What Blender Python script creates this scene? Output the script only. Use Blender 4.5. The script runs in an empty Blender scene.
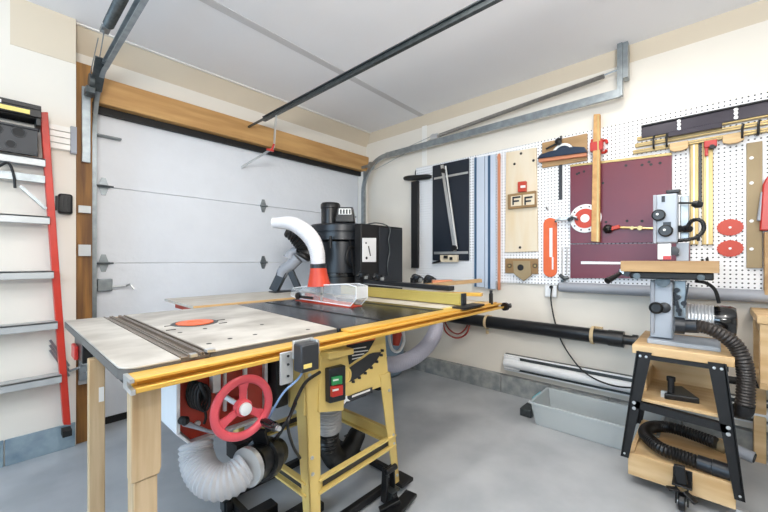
import bpy, bmesh, math, random
from mathutils import Vector, Matrix
random.seed(7)
C = bpy.context.scene
COL = C.collection
V = Vector
PI = math.pi

# ------------------------------------------------------------------ camera geometry used to plan positions
F, HC, HY = 356.0, 1.14, 260.0
AZ = math.radians(42.5)
FW = (math.cos(AZ), math.sin(AZ)); RT = (math.sin(AZ), -math.cos(AZ))
def ray(u, v):
    o = (u-384)/F
    return V((FW[0]+o*RT[0], FW[1]+o*RT[1], (HY-v)/F))
def ax(u, v, x):
    d = ray(u, v); t = x/d.x; return V((0, 0, HC))+d*t
def ay(u, v, y):
    d = ray(u, v); t = y/d.y; return V((0, 0, HC))+d*t
def az(u, v, z):
    d = ray(u, v); t = (z-HC)/d.z; return V((0, 0, HC))+d*t
def ad(u, v, dep):
    return V((0, 0, HC))+ray(u, v)*dep

# ------------------------------------------------------------------ materials
def lin(c):
    return tuple(((x/255)/12.92 if x/255 <= .04045 else ((x/255+.055)/1.055)**2.4) for x in c)+(1,)
MATS = {}
def mat(name, col, rough=.5, metal=0, var=.0, scale=8, bump=0, bscale=60, alpha=1, trans=0, stretch=(1, 1, 1), col2=None, coat=0, detail=6):
    m = bpy.data.materials.new(name); m.use_nodes = True
    nt = m.node_tree; N = nt.nodes; L = nt.links
    b = N['Principled BSDF']
    b.inputs['Roughness'].default_value = rough; b.inputs['Metallic'].default_value = metal
    b.inputs['Base Color'].default_value = lin(col)
    if coat: b.inputs['Coat Weight'].default_value = coat
    tc = N.new('ShaderNodeTexCoord'); mp = N.new('ShaderNodeMapping'); mp.inputs['Scale'].default_value = stretch
    L.new(tc.outputs['Object'], mp.inputs['Vector'])
    if var or col2:
        no = N.new('ShaderNodeTexNoise'); no.inputs['Scale'].default_value = scale; no.inputs['Detail'].default_value = detail
        L.new(mp.outputs[0], no.inputs['Vector'])
        mx = N.new('ShaderNodeMix'); mx.data_type = 'RGBA'
        mr = N.new('ShaderNodeMapRange'); mr.inputs[1].default_value = .35; mr.inputs[2].default_value = .65
        L.new(no.outputs[0], mr.inputs[0]); L.new(mr.outputs[0], mx.inputs[0])
        a = lin(col); c2 = lin(col2) if col2 else tuple(x*(1-var) for x in a[:3])+(1,)
        mx.inputs[6].default_value = a; mx.inputs[7].default_value = c2
        L.new(mx.outputs[2], b.inputs['Base Color'])
    if bump:
        n2 = N.new('ShaderNodeTexNoise'); n2.inputs['Scale'].default_value = bscale; n2.inputs['Detail'].default_value = 3
        L.new(mp.outputs[0], n2.inputs['Vector'])
        bp = N.new('ShaderNodeBump'); bp.inputs['Strength'].default_value = bump; bp.inputs['Distance'].default_value = .004
        L.new(n2.outputs[0], bp.inputs['Height']); L.new(bp.outputs[0], b.inputs['Normal'])
    if alpha < 1: b.inputs['Alpha'].default_value = alpha
    if trans: b.inputs['Transmission Weight'].default_value = trans
    MATS[name] = m
    return m

mat('wall_paint', (232, 226, 215), .75, var=.03, scale=2, bump=.08, bscale=120)
mat('ceiling_paint', (240, 240, 242), .8, var=.03, scale=1.5, bump=.05)
mat('seam_paint', (204, 203, 204), .6)
mat('white_trim', (238, 236, 230), .5)
mat('floor_concrete', (184, 187, 190), .42, col2=(164, 168, 172), scale=3.2, bump=.05, bscale=40, detail=10)
mat('tile_blue', (150, 166, 174), .4, col2=(112, 132, 146), scale=9)
mat('block_grey', (158, 160, 158), .7, col2=(122, 128, 130), scale=14)
mat('door_white', (228, 231, 236), .3, var=.03, scale=6, bump=.7, bscale=26)
mat('spring_steel', (132, 130, 126), .4, .5, var=.2, scale=30)
mat('rubber', (16, 16, 17), .6)
mat('pine_beam', (204, 160, 102), .55, col2=(180, 134, 80), scale=3, stretch=(.6, 6, 6))
mat('old_post', (150, 104, 46), .6, col2=(98, 62, 26), scale=4, stretch=(7, 7, .5))
mat('galv', (158, 166, 170), .36, .75, var=.25, scale=20)
mat('galv_dark', (92, 98, 100), .38, .8, var=.3, scale=30)
mat('alu', (204, 206, 206), .3, .7, var=.08, scale=10)
mat('alu_matte', (186, 188, 188), .42, .35, var=.08, scale=10)
mat('black_plastic', (19, 20, 22), .35, var=.2, scale=10)
mat('black_matte', (15, 15, 17), .55, var=.2, scale=12)
mat('black_gloss', (18, 18, 20), .15, coat=.5)
mat('dark_grey', (46, 48, 52), .4, var=.15)
mat('charcoal', (34, 38, 44), .35, .15, var=.15, scale=6)
mat('navy_board', (24, 32, 44), .4, var=.15, scale=4)
mat('red_fibre', (200, 52, 36), .35, var=.12, scale=14)
mat('red_paint', (190, 62, 42), .45, var=.12, scale=6)
mat('red_bright', (184, 44, 38), .35)
mat('coral_wheel', (232, 92, 104), .35, var=.06)
mat('orange', (222, 100, 46), .4, var=.06)
mat('orange_red', (196, 62, 36), .45, var=.1)
mat('saw_cream', (226, 198, 120), .38, var=.07, scale=8)
mat('rail_gold', (232, 184, 86), .3, .35, var=.08, scale=5, stretch=(.3, 4, 4))
mat('rail_gold_dark', (190, 144, 62), .35, .4)
mat('fence_gold', (196, 178, 100), .3, .3, var=.1, scale=6)
mat('gold_alu', (186, 162, 108), .3, .4, var=.1)
mat('ply_pale', (222, 210, 188), .55, col2=(218, 198, 164), scale=3, stretch=(4, 4, .6))
mat('ply_edge', (208, 178, 132), .55, col2=(190, 156, 108), scale=4, stretch=(1, 1, 14))
mat('pine', (222, 192, 146), .5, col2=(200, 162, 112), scale=3, stretch=(6, .7, 6))
mat('pine_vert', (206, 182, 146), .5, col2=(178, 148, 108), scale=4, stretch=(9, 9, .6))
mat('oak_brown', (182, 148, 104), .55, col2=(158, 124, 82), scale=4, stretch=(5, .8, 5))
mat('taupe_board', (160, 142, 108), .6, col2=(146, 126, 92), scale=3)
mat('laminate', (196, 191, 182), .42, col2=(156, 150, 141), scale=5.0, stretch=(1, 1.5, 1), detail=12)
mat('laminate_edge', (96, 92, 88), .5)
mat('track_bronze', (146, 134, 122), .32, .6, var=.1)
mat('cast_iron', (46, 48, 52), .22, .65, var=.25, scale=5)
mat('ply_grey', (202, 197, 188), .5, col2=(186, 176, 160), scale=5, stretch=(.8, 4, 1))
mat('white_plastic', (232, 234, 236), .35)
mat('white_hose', (210, 210, 214), .4)
mat('grey_hose', (186, 186, 188), .4, .1)
mat('lilac_hose', (196, 196, 212), .42)
mat('steel_grey_paint', (168, 176, 186), .38, var=.06)
mat('motor_silver', (206, 208, 210), .3, .4)
mat('pipe_grey', (150, 154, 162), .45, var=.05)
mat('maroon', (108, 30, 46), .35, col2=(94, 30, 50), scale=2.2)
mat('rail_lightblue', (204, 214, 228), .3, .15)
mat('rail_blue', (52, 84, 116), .35)
mat('rust_orange', (196, 126, 90), .5)
mat('aubergine', (34, 26, 42), .28, .2, var=.15, scale=3)
mat('blue_steel', (36, 50, 70), .35, .3)
mat('label_white', (230, 230, 226), .5)
mat('green_button', (40, 140, 80), .4)
mat('yellow_label', (232, 208, 120), .5)
mat('tan_rope', (210, 186, 146), .8, var=.1, scale=60)
mat('teal', (62, 156, 170), .5)
mat('cord_red', (160, 62, 50), .5)
mat('cord_blue', (130, 160, 200), .4)
mat('clear', (225, 230, 232), .08, alpha=.2)
mat('hose_dark', (44, 39, 37), .42, var=.15)
mat('tan_shade', (218, 205, 184), .75, var=.03, scale=2)  # wall tone with the shade near the ceiling put into the colour
mat('pipe_black', (16, 18, 22), .28)
mat('bin_clear', (214, 222, 224), .3, alpha=.38)
mat('drum_blue', (140, 164, 184), .3, alpha=.85)
mat('brown_jig', (150, 118, 76), .55, var=.15)
def wood_hole(): return MATS['black_matte']

def pegmat():
    m = bpy.data.materials.new('pegboard'); m.use_nodes = True
    nt = m.node_tree; N = nt.nodes; L = nt.links; b = N['Principled BSDF']
    b.inputs['Roughness'].default_value = .4
    tc = N.new('ShaderNodeTexCoord'); sp = N.new('ShaderNodeSeparateXYZ'); L.new(tc.outputs['Object'], sp.inputs[0])
    def mth(op, a, bb=None, clamp=False):
        n = N.new('ShaderNodeMath'); n.operation = op; n.use_clamp = clamp
        for i, q in enumerate((a, bb)):
            if q is None: continue
            if isinstance(q, (int, float)): n.inputs[i].default_value = q
            else: L.new(q, n.inputs[i])
        return n.outputs[0]
    def cell(o):
        f = mth('FRACT', mth('MULTIPLY', o, 1/.0254)); return mth('SUBTRACT', f, .5)
    y = cell(sp.outputs['Y']); z = cell(sp.outputs['Z'])
    d = mth('SQRT', mth('ADD', mth('MULTIPLY', y, y), mth('MULTIPLY', z, z)))
    hole = mth('LESS_THAN', d, .185)
    mx = N.new('ShaderNodeMix'); mx.data_type = 'RGBA'; L.new(hole, mx.inputs[0])
    mx.inputs[6].default_value = lin((240, 241, 243)); mx.inputs[7].default_value = lin((60, 60, 66))
    L.new(mx.outputs[2], b.inputs['Base Color'])
    MATS['pegboard'] = m
pegmat()

# ------------------------------------------------------------------ mesh builder
class MB:
    def __init__(s): s.v = []; s.f = []; s.sharp = 35; s.marks = []
    def _add(s, vs, fs):
        o = len(s.v); s.marks.append((o, len(s.f))); s.v += [V(p) for p in vs]; s.f += [tuple(i+o for i in f) for f in fs]; return s
    def box(s, x0, x1, y0, y1, z0, z1):
        x0, x1 = sorted((x0, x1)); y0, y1 = sorted((y0, y1)); z0, z1 = sorted((z0, z1))
        return s._add([(x0,y0,z0),(x1,y0,z0),(x1,y1,z0),(x0,y1,z0),(x0,y0,z1),(x1,y0,z1),(x1,y1,z1),(x0,y1,z1)],
                      [(0,3,2,1),(4,5,6,7),(0,1,5,4),(1,2,6,5),(2,3,7,6),(3,0,4,7)])
    def beam(s, p0, p1, w, h, ref=(0, 0, 1)):
        p0, p1 = V(p0), V(p1); d = (p1-p0).normalized(); r = V(ref)
        if abs(d.dot(r)) > .95: r = V((0, 1, 0)) if abs(d.y) < .9 else V((1, 0, 0))
        a = d.cross(r).normalized(); b = a.cross(d).normalized()
        vs = []
        for p in (p0, p1):
            for sa, sb in ((-1,-1),(1,-1),(1,1),(-1,1)): vs.append(p+a*sa*w/2+b*sb*h/2)
        return s._add(vs, [(0,1,2,3),(7,6,5,4),(0,4,5,1),(1,5,6,2),(2,6,7,3),(3,7,4,0)])
    def cyl(s, p0, p1, r, r2=None, n=20):
        return s.tube([p0, p1], [r, r if r2 is None else r2], n, False)
    def tube(s, pts, r, n=10, smooth=True, sub=6, rib=0, pitch=.012, caps=True):
        pts = [V(p) for p in pts]
        if smooth and len(pts) > 2:
            q = []
            rr = r if isinstance(r, (list, tuple)) else [r]*len(pts)
            R = []
            P = [pts[0]*2-pts[1]]+pts+[pts[-1]*2-pts[-2]]
            for i in range(1, len(P)-2):
                for k in range(sub):
                    t = k/sub; a, b, c, d = P[i-1:i+3]
                    q.append(.5*((2*b)+(c-a)*t+(2*a-5*b+4*c-d)*t*t+(3*b-a-3*c+d)*t**3)); R.append(rr[i-1]*(1-t)+rr[i]*t)
            q.append(pts[-1]); R.append(rr[-1])
            pts, r = q, R
        else:
            r = list(r) if isinstance(r, (list, tuple)) else [r]*len(pts)
        if rib:
            L = [0]
            for a, b in zip(pts, pts[1:]): L.append(L[-1]+(b-a).length)
            m = max(4, int(L[-1]/pitch)*2); q = []; R = []; j = 0
            for k in range(m+1):
                l = L[-1]*k/m
                while j < len(pts)-2 and L[j+1] < l: j += 1
                t = (l-L[j])/max(1e-9, L[j+1]-L[j]); q.append(pts[j].lerp(pts[j+1], min(1, t)))
                R.append((r[j]*(1-t)+r[j+1]*t)*(1+(rib if k % 2 else -rib)))
            pts, r = q, R
        vs = []; fs = []; up = None
        for i, p in enumerate(pts):
            d = (pts[min(i+1, len(pts)-1)]-pts[max(i-1, 0)])
            d = d.normalized() if d.length > 1e-9 else V((0, 0, 1))
            if up is None:
                up = V((0, 0, 1)) if abs(d.z) < .9 else V((1, 0, 0))
            a = (up-d*up.dot(d)).normalized(); up = a; b = d.cross(a)
            for k in range(n):
                t = 2*PI*k/n; vs.append(p+(a*math.cos(t)+b*math.sin(t))*r[i])
        for i in range(len(pts)-1):
            for k in range(n):
                k2 = (k+1) % n; fs.append((i*n+k, i*n+k2, (i+1)*n+k2, (i+1)*n+k))
        if caps:
            fs.append(tuple(range(n-1, -1, -1))); fs.append(tuple((len(pts)-1)*n+k for k in range(n)))
        return s._add(vs, fs)
    def lathe(s, c, prof, n=36, axis=(0, 0, 1)):
        c = V(c); d = V(axis).normalized(); a = d.orthogonal().normalized(); b = d.cross(a); vs = []; fs = []
        for r, z in prof:
            for k in range(n):
                t = 2*PI*k/n; vs.append(c+d*z+(a*math.cos(t)+b*math.sin(t))*max(r, 1e-4))
        for i in range(len(prof)-1):
            for k in range(n):
                k2 = (k+1) % n; fs.append((i*n+k, i*n+k2, (i+1)*n+k2, (i+1)*n+k))
        fs.append(tuple(range(n-1, -1, -1))); fs.append(tuple((len(prof)-1)*n+k for k in range(n)))
        return s._add(vs, fs)
    def prism(s, pts, vec):
        n = len(pts); pts = [V(p) for p in pts]; vec = V(vec)
        return s._add(pts+[p+vec for p in pts], [tuple(range(n-1, -1, -1)), tuple(range(n, 2*n))]+[(i, (i+1) % n, (i+1) % n+n, i+n) for i in range(n)])
    def ring(s, c, R, r, axis=(0, 0, 1), n=40, m=10, sq=(1, 1), a0=0, a1=2*PI):
        c = V(c); d = V(axis).normalized(); a = d.orthogonal().normalized(); b = d.cross(a); vs = []; fs = []
        full = abs(a1-a0-2*PI) < 1e-6; nn = n if full else n+1
        for i in range(nn):
            t = a0+(a1-a0)*i/n; e = a*math.cos(t)+b*math.sin(t)
            for k in range(m):
                p = 2*PI*k/m; vs.append(c+e*(R+r*sq[0]*math.cos(p))+d*r*sq[1]*math.sin(p))
        for i in range(n):
            i2 = (i+1) % nn
            for k in range(m):
                k2 = (k+1) % m; fs.append((i*m+k, i2*m+k, i2*m+k2, i*m+k2))
        return s._add(vs, fs)

WORLD = {}
def obj(name, mb, m, parent=None, bevel=0, loc=None):
    if loc is None:
        if parent is None:
            xs = [p.x for p in mb.v]; ys = [p.y for p in mb.v]; zs = [p.z for p in mb.v]
            loc = V(((min(xs)+max(xs))/2, (min(ys)+max(ys))/2, min(zs)))
        else: loc = WORLD[parent.name]
    loc = V(loc)
    me = bpy.data.meshes.new(name)
    me.from_pydata([tuple(p-loc) for p in mb.v], [], mb.f)
    bm = bmesh.new(); bm.from_mesh(me); bmesh.ops.recalc_face_normals(bm, faces=bm.faces); bm.to_mesh(me); bm.free()
    me.materials.append(MATS[m]); me.shade_smooth(); me.set_sharp_from_angle(angle=math.radians(mb.sharp))
    o = bpy.data.objects.new(name, me); COL.objects.link(o)
    WORLD[o.name] = loc
    if parent: o.parent = parent; o.location = loc-WORLD[parent.name]
    else: o.location = loc
    if bevel:
        b = o.modifiers.new('bevel', 'BEVEL'); b.width = bevel; b.segments = 2; b.limit_method = 'ANGLE'; b.angle_limit = math.radians(40)
    return o
def each(name, mb, m, parent=None, bevel=0, label=None):
    """one object per primitive of the builder"""
    mk = mb.marks+[(len(mb.v), len(mb.f))]; out = []
    for (v0, f0), (v1, f1) in zip(mk, mk[1:]):
        q = MB(); q.sharp = mb.sharp; q.v = mb.v[v0:v1]; q.f = [tuple(i-v0 for i in f) for f in mb.f[f0:f1]]
        o = obj(name, q, m, parent, bevel); out.append(o)
        if label: o['label'] = label
    return out
def tag(o, label, cat, group=None):
    o['label'] = label; o['category'] = cat
    if group: o['group'] = group
    return o
def thing(name, loc, label, cat, group=None):
    o = bpy.data.objects.new(name, None); COL.objects.link(o); o.empty_display_size = .05
    o.location = loc; WORLD[o.name] = V(loc)
    return tag(o, label, cat, group)
def struct(name, mb, m, bevel=0, parent=None):
    o = obj(name, mb, m, parent, bevel, loc=(0, 0, 0) if parent is None else None)
    if parent is None: o['kind'] = 'structure'
    return o

XW, YW, YL, YD = 3.0, 3.04, 2.88, 3.10      # right wall, wall above header, left wall, garage door
ZC = 2.62; X0, Y0 = -2.6, -3.0
# ================================================================== THE ROOM
struct('floor', MB().box(X0-.1, XW+.1, Y0-.1, 3.3, -.1, 0), 'floor_concrete')
struct('ceiling', MB().box(X0-.1, XW+.1, Y0-.1, 3.3, ZC, ZC+.1), 'ceiling_paint')
struct('wall_right', MB().box(XW, XW+.12, Y0-.1, 3.26, 0, ZC), 'wall_paint')
struct('wall_left', MB().box(X0, .335, YL, YL+.3, 0, ZC), 'wall_paint')
struct('wall_front', MB().box(.335, XW, YW, YW+.2, 2.37, ZC), 'wall_paint')
struct('shade_panel', MB().box(.055, .334, YL-.004, YL, 2.345, ZC), 'tan_shade')  # thin tan panel painting the shadow on the upper left wall
struct('wall_back', MB().box(X0-.1, XW, Y0-.1, Y0, 0, ZC), 'wall_paint')
# far side wall with a window opening that lets the daylight in
w = MB(); w.box(X0-.12, X0, Y0, .2, 0, ZC); w.box(X0-.12, X0, 2.2, YL+.3, 0, ZC); w.box(X0-.12, X0, .2, 2.2, 0, .9); w.box(X0-.12, X0, .2, 2.2, 2.2, ZC)
struct('wall_side', w, 'wall_paint')
w = MB(); w.box(X0-.1, X0-.04, .2, 2.2, .9, .95); w.box(X0-.1, X0-.04, .2, 2.2, 2.15, 2.2); w.box(X0-.1, X0-.04, .2, .25, .9, 2.2); w.box(X0-.1, X0-.04, 2.15, 2.2, .9, 2.2); w.box(X0-.1, X0-.04, 1.175, 1.225, .9, 2.2)
struct('window_1', w, 'white_trim')
# rough timber header above the garage door, timber post, blocks
hd = struct('trim_1', MB().box(.36, XW-.005, YW-.05, YD+.1, 2.185, 2.36), 'pine_beam', .004)
struct('trim_2', MB().box(.336, .415, YL+.01, YD+.1, 0, 2.37), 'old_post', .003)
struct('shade_strip', MB().box(.4155, .432, 2.99, YD-.001, 0, 2.18), 'rubber')  # black strip painting the shaded gap between post and track
struct('trim_3', MB().box(2.93, XW-.001, YW-.02, YD+.1, 0, 2.2), 'white_trim')
m_ = MB(); m_.box(.416, 2.93, YD-.045, YD-.02, 2.135, 2.19); struct('trim_4', m_, 'rubber')
# taped seams of the ceiling drywall
struct('trim_5', MB().prism([(X0, 1.98, ZC-.004), (X0, 2.04, ZC-.004), (XW, 2.21, ZC-.004), (XW, 2.15, ZC-.004)], (0, 0, .0035)), 'seam_paint')
struct('trim_6', MB().box(XW-.004, XW, 2.15, 2.21, 2.09, ZC-.004), 'white_trim')
struct('trim_7', MB().prism([(.335, YW-.115, ZC), (.335, YW, ZC), (.335, YW, ZC-.13)], (XW-.335, 0, 0)), 'tan_shade')  # cove whose tan colour carries the shade band under the ceiling
struct('trim_8', MB().prism([(XW-.05, Y0, ZC), (XW, Y0, ZC), (XW, Y0, ZC-.10)], (0, YW-Y0, 0)), 'tan_shade')  # same painted shade band along the right wall
struct('trim_13', MB().box(.335, XW-.05, YW-.135, YW-.115, ZC-.008, ZC), 'white_trim')
# baseboards: tiles at left, grey block plinth at right
b = MB()
for i in range(7):
    x1 = .33-i*.30; b.box(x1-.295, x1, YL-.012, YL, 0, .145)
struct('baseboard_left', b, 'tile_blue', .002)
b = MB()
for i in range(15):
    y1 = 2.93-i*.40; b.box(2.945, XW, y1-.396, y1, 0, .15)
struct('baseboard_right', b, 'block_grey', .003)

# garage door
gd = bpy.data.objects.new('door_1', None); COL.objects.link(gd); gd.location = (1.7, YD, 0); WORLD['door_1'] = V((1.7, YD, 0)); gd['kind'] = 'structure'
for z0, z1 in ((.045, .571), (.573, 1.117), (1.119, 1.647), (1.649, 2.16)):
    p = MB(); p.box(.42, 2.92, YD, YD+.045, z0, z1)
    obj('door_panel', p, 'door_white', gd, .004)
obj('leak_blocker', MB().box(.40, 2.95, YD+.046, YD+.056, 0, 2.2), 'white_trim', gd)  # unseen sheet added to stop sky light leaking through the panel gaps
obj('bottom_seal', MB().box(.42, 2.92, YD-.01, YD+.04, 0, .045), 'rubber', gd)
def hinge(x, z, roller=False):
    h = MB()
    h.prism([(x-.03, YD-.001, z), (x-.012, YD-.001, z+.06), (x+.012, YD-.001, z+.06), (x+.03, YD-.001, z), (x+.012, YD-.001, z-.06), (x-.012, YD-.001, z-.06)], (0, -.006, 0))
    h.cyl((x-.035, YD-.015, z), (x+.035, YD-.015, z), .009, n=10)
    o = obj('hinge', h, 'galv', gd)
    if roller:
        r = MB(); r.cyl((x-.13, YD-.04, z), (x+.05, YD-.04, z), .006, n=8); r.cyl((x-.135, YD-.04, z), (x-.115, YD-.04, z), .022, n=16)
        obj('roller', r, 'galv_dark', o)
for z in (.572, 1.118, 1.648):
    hinge(.505, z, True); hinge(1.70, z); hinge(2.84, z)
r = MB(); r.box(.47, .60, YD-.035, YD-.001, 1.985, 2.0); r.cyl((.42, YD-.04, 1.99), (.60, YD-.04, 1.99), .006, n=8); obj('top_roller_bracket', r, 'galv', gd)
lk = obj('slide_lock', MB().box(.465, .55, YD-.04, YD-.001, .925, 1.01), 'galv', gd, .006)
r = MB(); r.cyl((.44, YD-.03, .955), (.63, YD-.03, .955), .007, n=8); r.tube([(.63, YD-.03, .955), (.65, YD-.05, .965), (.67, YD-.06, .93)], .007, 8)
obj('bolt_bar', r, 'alu', lk)

# door tracks
def track(xc, name, label, tail_y, tail_z, inner):
    t = thing(name, (xc, 2.93, 0), label, 'garage door track', None)
    s = -1 if inner else 1
    def chan(path, w=.045):
        m = MB()
        rails = [(-w/2, -.012), (-w/2, .012), (w/2, .012), (w/2, -.012), (w/2-.004, -.012), (w/2-.004, .008), (-w/2+.004, .008), (-w/2+.004, -.012)]
        vs = []; n = len(rails)
        for i, (p, nrm) in enumerate(path):
            for a, b2 in rails: vs.append(V(p)+V(nrm)*a+V((b2*s, 0, 0)))
        fs = [tuple(range(n-1, -1, -1)), tuple((len(path)-1)*n+k for k in range(n))]
        for i in range(len(path)-1):
            for k in range(n): fs.append((i*n+k, i*n+(k+1) % n, (i+1)*n+(k+1) % n, (i+1)*n+k))
        m._add(vs, fs); return m
    R = .36; zt = tail_z; yv = 3.01 if not inner else 2.965
    obj('vertical_track', chan([((xc, yv, .03), (0, 1, 0)), ((xc, yv, zt-R), (0, 1, 0))]), 'galv', t)
    arc = []
    for k in range(13):
        a = PI/2*k/12; arc.append(((xc, yv-R+R*math.cos(a), zt-R+R*math.sin(a)), (0, math.cos(a), math.sin(a))))
    obj('curved_track', chan(arc), 'galv', t)
    obj('horizontal_track', chan([((xc, yv-R, zt), (0, 0, 1)), ((xc, tail_y, zt), (0, 0, 1))], .055), 'galv', t)
    return t
tr = track(.44, 'garage_door_track', 'galvanised track curving up and over the camera beside the timber post', .2, 2.30, False)
f = MB(); f.box(.362, .404, 2.868, 2.886, 1.75, 2.22); obj('track_angle', f, 'galv', tr, .002)
for z, hh in ((.40, .03), (1.20, .035), (1.455, .022)):
    obj('jamb_bracket', MB().box(.345, .405, 2.865, 2.888, z-hh, z+hh), 'alu_matte', tr)
tr2 = track(2.88, 'garage_door_track', 'galvanised track along the right wall above the hanging tools', .455, 2.28, True)
f = MB(); f.box(2.905, 2.93, 2.975, 2.99, .6, 2.18); obj('track_angle', f, 'galv', tr2)
f = MB(); f.box(2.875, 2.915, .44, .47, 2.26, ZC); f.beam((2.89, .455, 2.50), (2.99, .45, 2.605), .03, .004); f.box(2.885, 2.96, .41, .44, 2.38, ZC)
obj('hanger_bracket', f, 'galv', tr2)
# lifting springs, pulleys and cable
def spring(p0, p1, r, label, name='extension_spring', coils=90, pul=None):
    p0, p1 = V(p0), V(p1)
    t = thing(name, p0, label, 'spring')
    m = MB(); m.tube([p0, p1], r, 12, False, rib=.14, pitch=.011); obj('coil', m, 'spring_steel' if r < .02 else 'galv_dark', t)
    return t
s1 = spring((.425, 2.47, 2.45), (.44, .9, 2.46), .024, 'thick dark coil spring above the left door track')
m = MB(); m.tube([(.425, 2.48, 2.45), (.42, 2.51, 2.46), (.41, 2.55, 2.45), (.41, 2.53, 2.43)], .008, 8); m.box(.40, .44, 2.50, 2.56, 2.438, 2.458); obj('clevis', m, 'galv', s1)
m = MB(); m.tube([(.42, 2.56, 2.445), (.42, 2.80, 2.26)], .003, 6, False); m.tube([(.40, 2.60, 2.42), (.39, 2.82, 2.26)], .0025, 6, False); obj('cable', m, 'galv', s1)
pl = thing('cable_pulley', (.40, 2.80, 2.2), 'dark pulley bracket where the left track bends beside the post', 'pulley')
m = MB(); m.cyl((.385, 2.80, 2.235), (.41, 2.80, 2.235), .045, n=24); obj('pulley_wheel', m, 'galv_dark', pl)
m = MB(); m.beam((.425, 2.84, 2.20), (.425, 2.66, 2.34), .008, .06, ref=(1, 0, 0)); m.box(.37, .415, 2.78, 2.875, 2.16, 2.20); obj('pulley_bracket', m, 'galv_dark', pl, .003)
s2 = spring((2.90, 1.93, 2.345), (2.90, .55, 2.437), .016, 'long thin coil spring stretched above the right wall track')
m = MB(); m.tube([(2.90, .62, 2.435), (2.90, .5, 2.45), (2.90, .46, 2.45)], .006, 8, False); obj('spring_hook', m, 'galv', s2)
m = MB(); m.box(2.88, 2.92, 1.94, 2.02, 2.32, 2.365); m.cyl((2.885, 2.0, 2.345), (2.915, 2.0, 2.345), .028, n=18); obj('clevis', m, 'alu', s2)
m = MB(); m.tube([(2.90, 2.02, 2.36), (2.90, 2.86, 2.235)], .003, 6, False); m.tube([(2.90, 2.02, 2.33), (2.90, 2.80, 2.16)], .003, 6, False); obj('cable', m, 'galv', s2)
pl = thing('cable_pulley', (2.9, 2.86, 2.2), 'small pulley on the timber header in the far corner', 'pulley')
m = MB(); m.cyl((2.885, 2.86, 2.215), (2.915, 2.86, 2.215), .045, n=22); obj('pulley_wheel', m, 'galv', pl)
m = MB(); m.box(2.872, 2.884, 2.86, 2.988, 2.20, 2.23); obj('pulley_bracket', m, 'galv', pl)
# opener rail in the middle
op = thing('opener_rail', (1.5, 1.6, 2.3), 'dark door opener rail running overhead to the middle of the timber header', 'opener rail')
m = MB(); m.box(1.484, 1.516, .25, 2.72, 2.315, 2.322); m.box(1.496, 1.504, .25, 2.72, 2.290, 2.315); m.box(1.488, 1.512, .25, 2.72, 2.285, 2.290)
obj('rail', m, 'galv_dark', op)
m = MB(); m.tube([(1.5, .3, 2.33), (1.5, 2.71, 2.33)], .004, 6, False); obj('chain', m, 'rubber', op)
m = MB(); m.box(1.494, 1.506, 2.72, 2.988, 2.30, 2.315); obj('header_bracket', m, 'galv_dark', op)
m = MB(); m.beam((1.5, 2.53, 2.29), (1.49, 2.55, 2.03), .022, .006, ref=(1, 0, 0)); m.beam((1.49, 2.55, 2.03), (1.49, 3.098, 1.97), .018, .006, ref=(1, 0, 0)); obj('door_arm', m, 'alu', op)
m = MB(); m.tube([(1.48, 2.53, 2.05), (1.46, 2.53, 2.0)], .008, 8, False); m.box(1.42, 1.475, 2.52, 2.54, 1.99, 2.004); obj('release_handle', m, 'red_bright', op)['label'] = 'small red release handle'

# ================================================================== LEFT WALL: ladder and small boxes
lad = thing('step_ladder', (.1, 2.78, .11), 'folded red fibreglass step ladder with aluminium steps hanging on the left wall', 'ladder')
yl = 2.78
def lrail(sx, pa, pb, pc, pd):
    m = MB(); m.prism([pa, pb, pc, pd], (0, .06, 0)); return m
pt = [ay(40, 112, yl), ay(48, 112, yl), ay(71, 425, yl), ay(63.5, 425, yl)]
obj('side_rail', lrail(1, *pt), 'red_fibre', lad, .003)
xc = -.22
mir = [V((2*xc-p.x, p.y, p.z)) for p in pt]
obj('side_rail', lrail(-1, *mir), 'red_fibre', lad, .003)
m = MB(); fr = ay(67.5, 421, yl); m.box(fr.x-.022, fr.x+.020, yl-.006, yl+.066, .105, .14); obj('rubber_foot', m, 'rubber', lad)
m = MB(); m.box(2*xc-fr.x-.03, 2*xc-fr.x+.03, yl-.01, yl+.075, .10, .145); obj('rubber_foot', m, 'rubber', lad)
def railx(z):   # inner side of the right rail at a height
    a, b2 = pt[0], pt[3]; t = (z-a.z)/(b2.z-a.z); return a.x+(b2.x-a.x)*t
for v in (165, 221, 274.5, 325, 379):
    z = ay(52, v, yl).z; xr = railx(z)+.005; xl = 2*xc-xr
    m = MB(); m.box(xl, xr, yl-.035, yl-.025, z-.022, z+.022); m.box(xl, xr, yl-.035, yl+.05, z+.012, z+.022); m.box(xl, xr, yl+.042, yl+.05, z-.018, z+.022)
    obj('step', m, 'alu_matte', lad, .002)
# steel brackets under the lowest step and the rear frame seen behind
m = MB()
for k in (0, 5, 10): m.beam(ay(50, 340+k, yl+.075), ay(69, 366+k, yl+.085), .006, .012)
obj('rear_brace', m, 'galv', lad)
m = MB(); zc = ay(48, 180, yl).z
m.box(2*xc-railx(zc), railx(zc), yl-.005, yl+.03, zc-.02, zc+.02); m.beam(ay(20, 186, yl-.01), ay(46, 209, yl-.01), .02, .015); obj('spreader', m, 'galv', lad)
m = MB(); m.tube([ay(-4, 168, yl-.05), ay(8, 163, yl-.05), ay(14, 176, yl-.05), ay(15, 188, yl-.05)], .006, 8); obj('cable_loop', m, 'rubber', lad)
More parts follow.
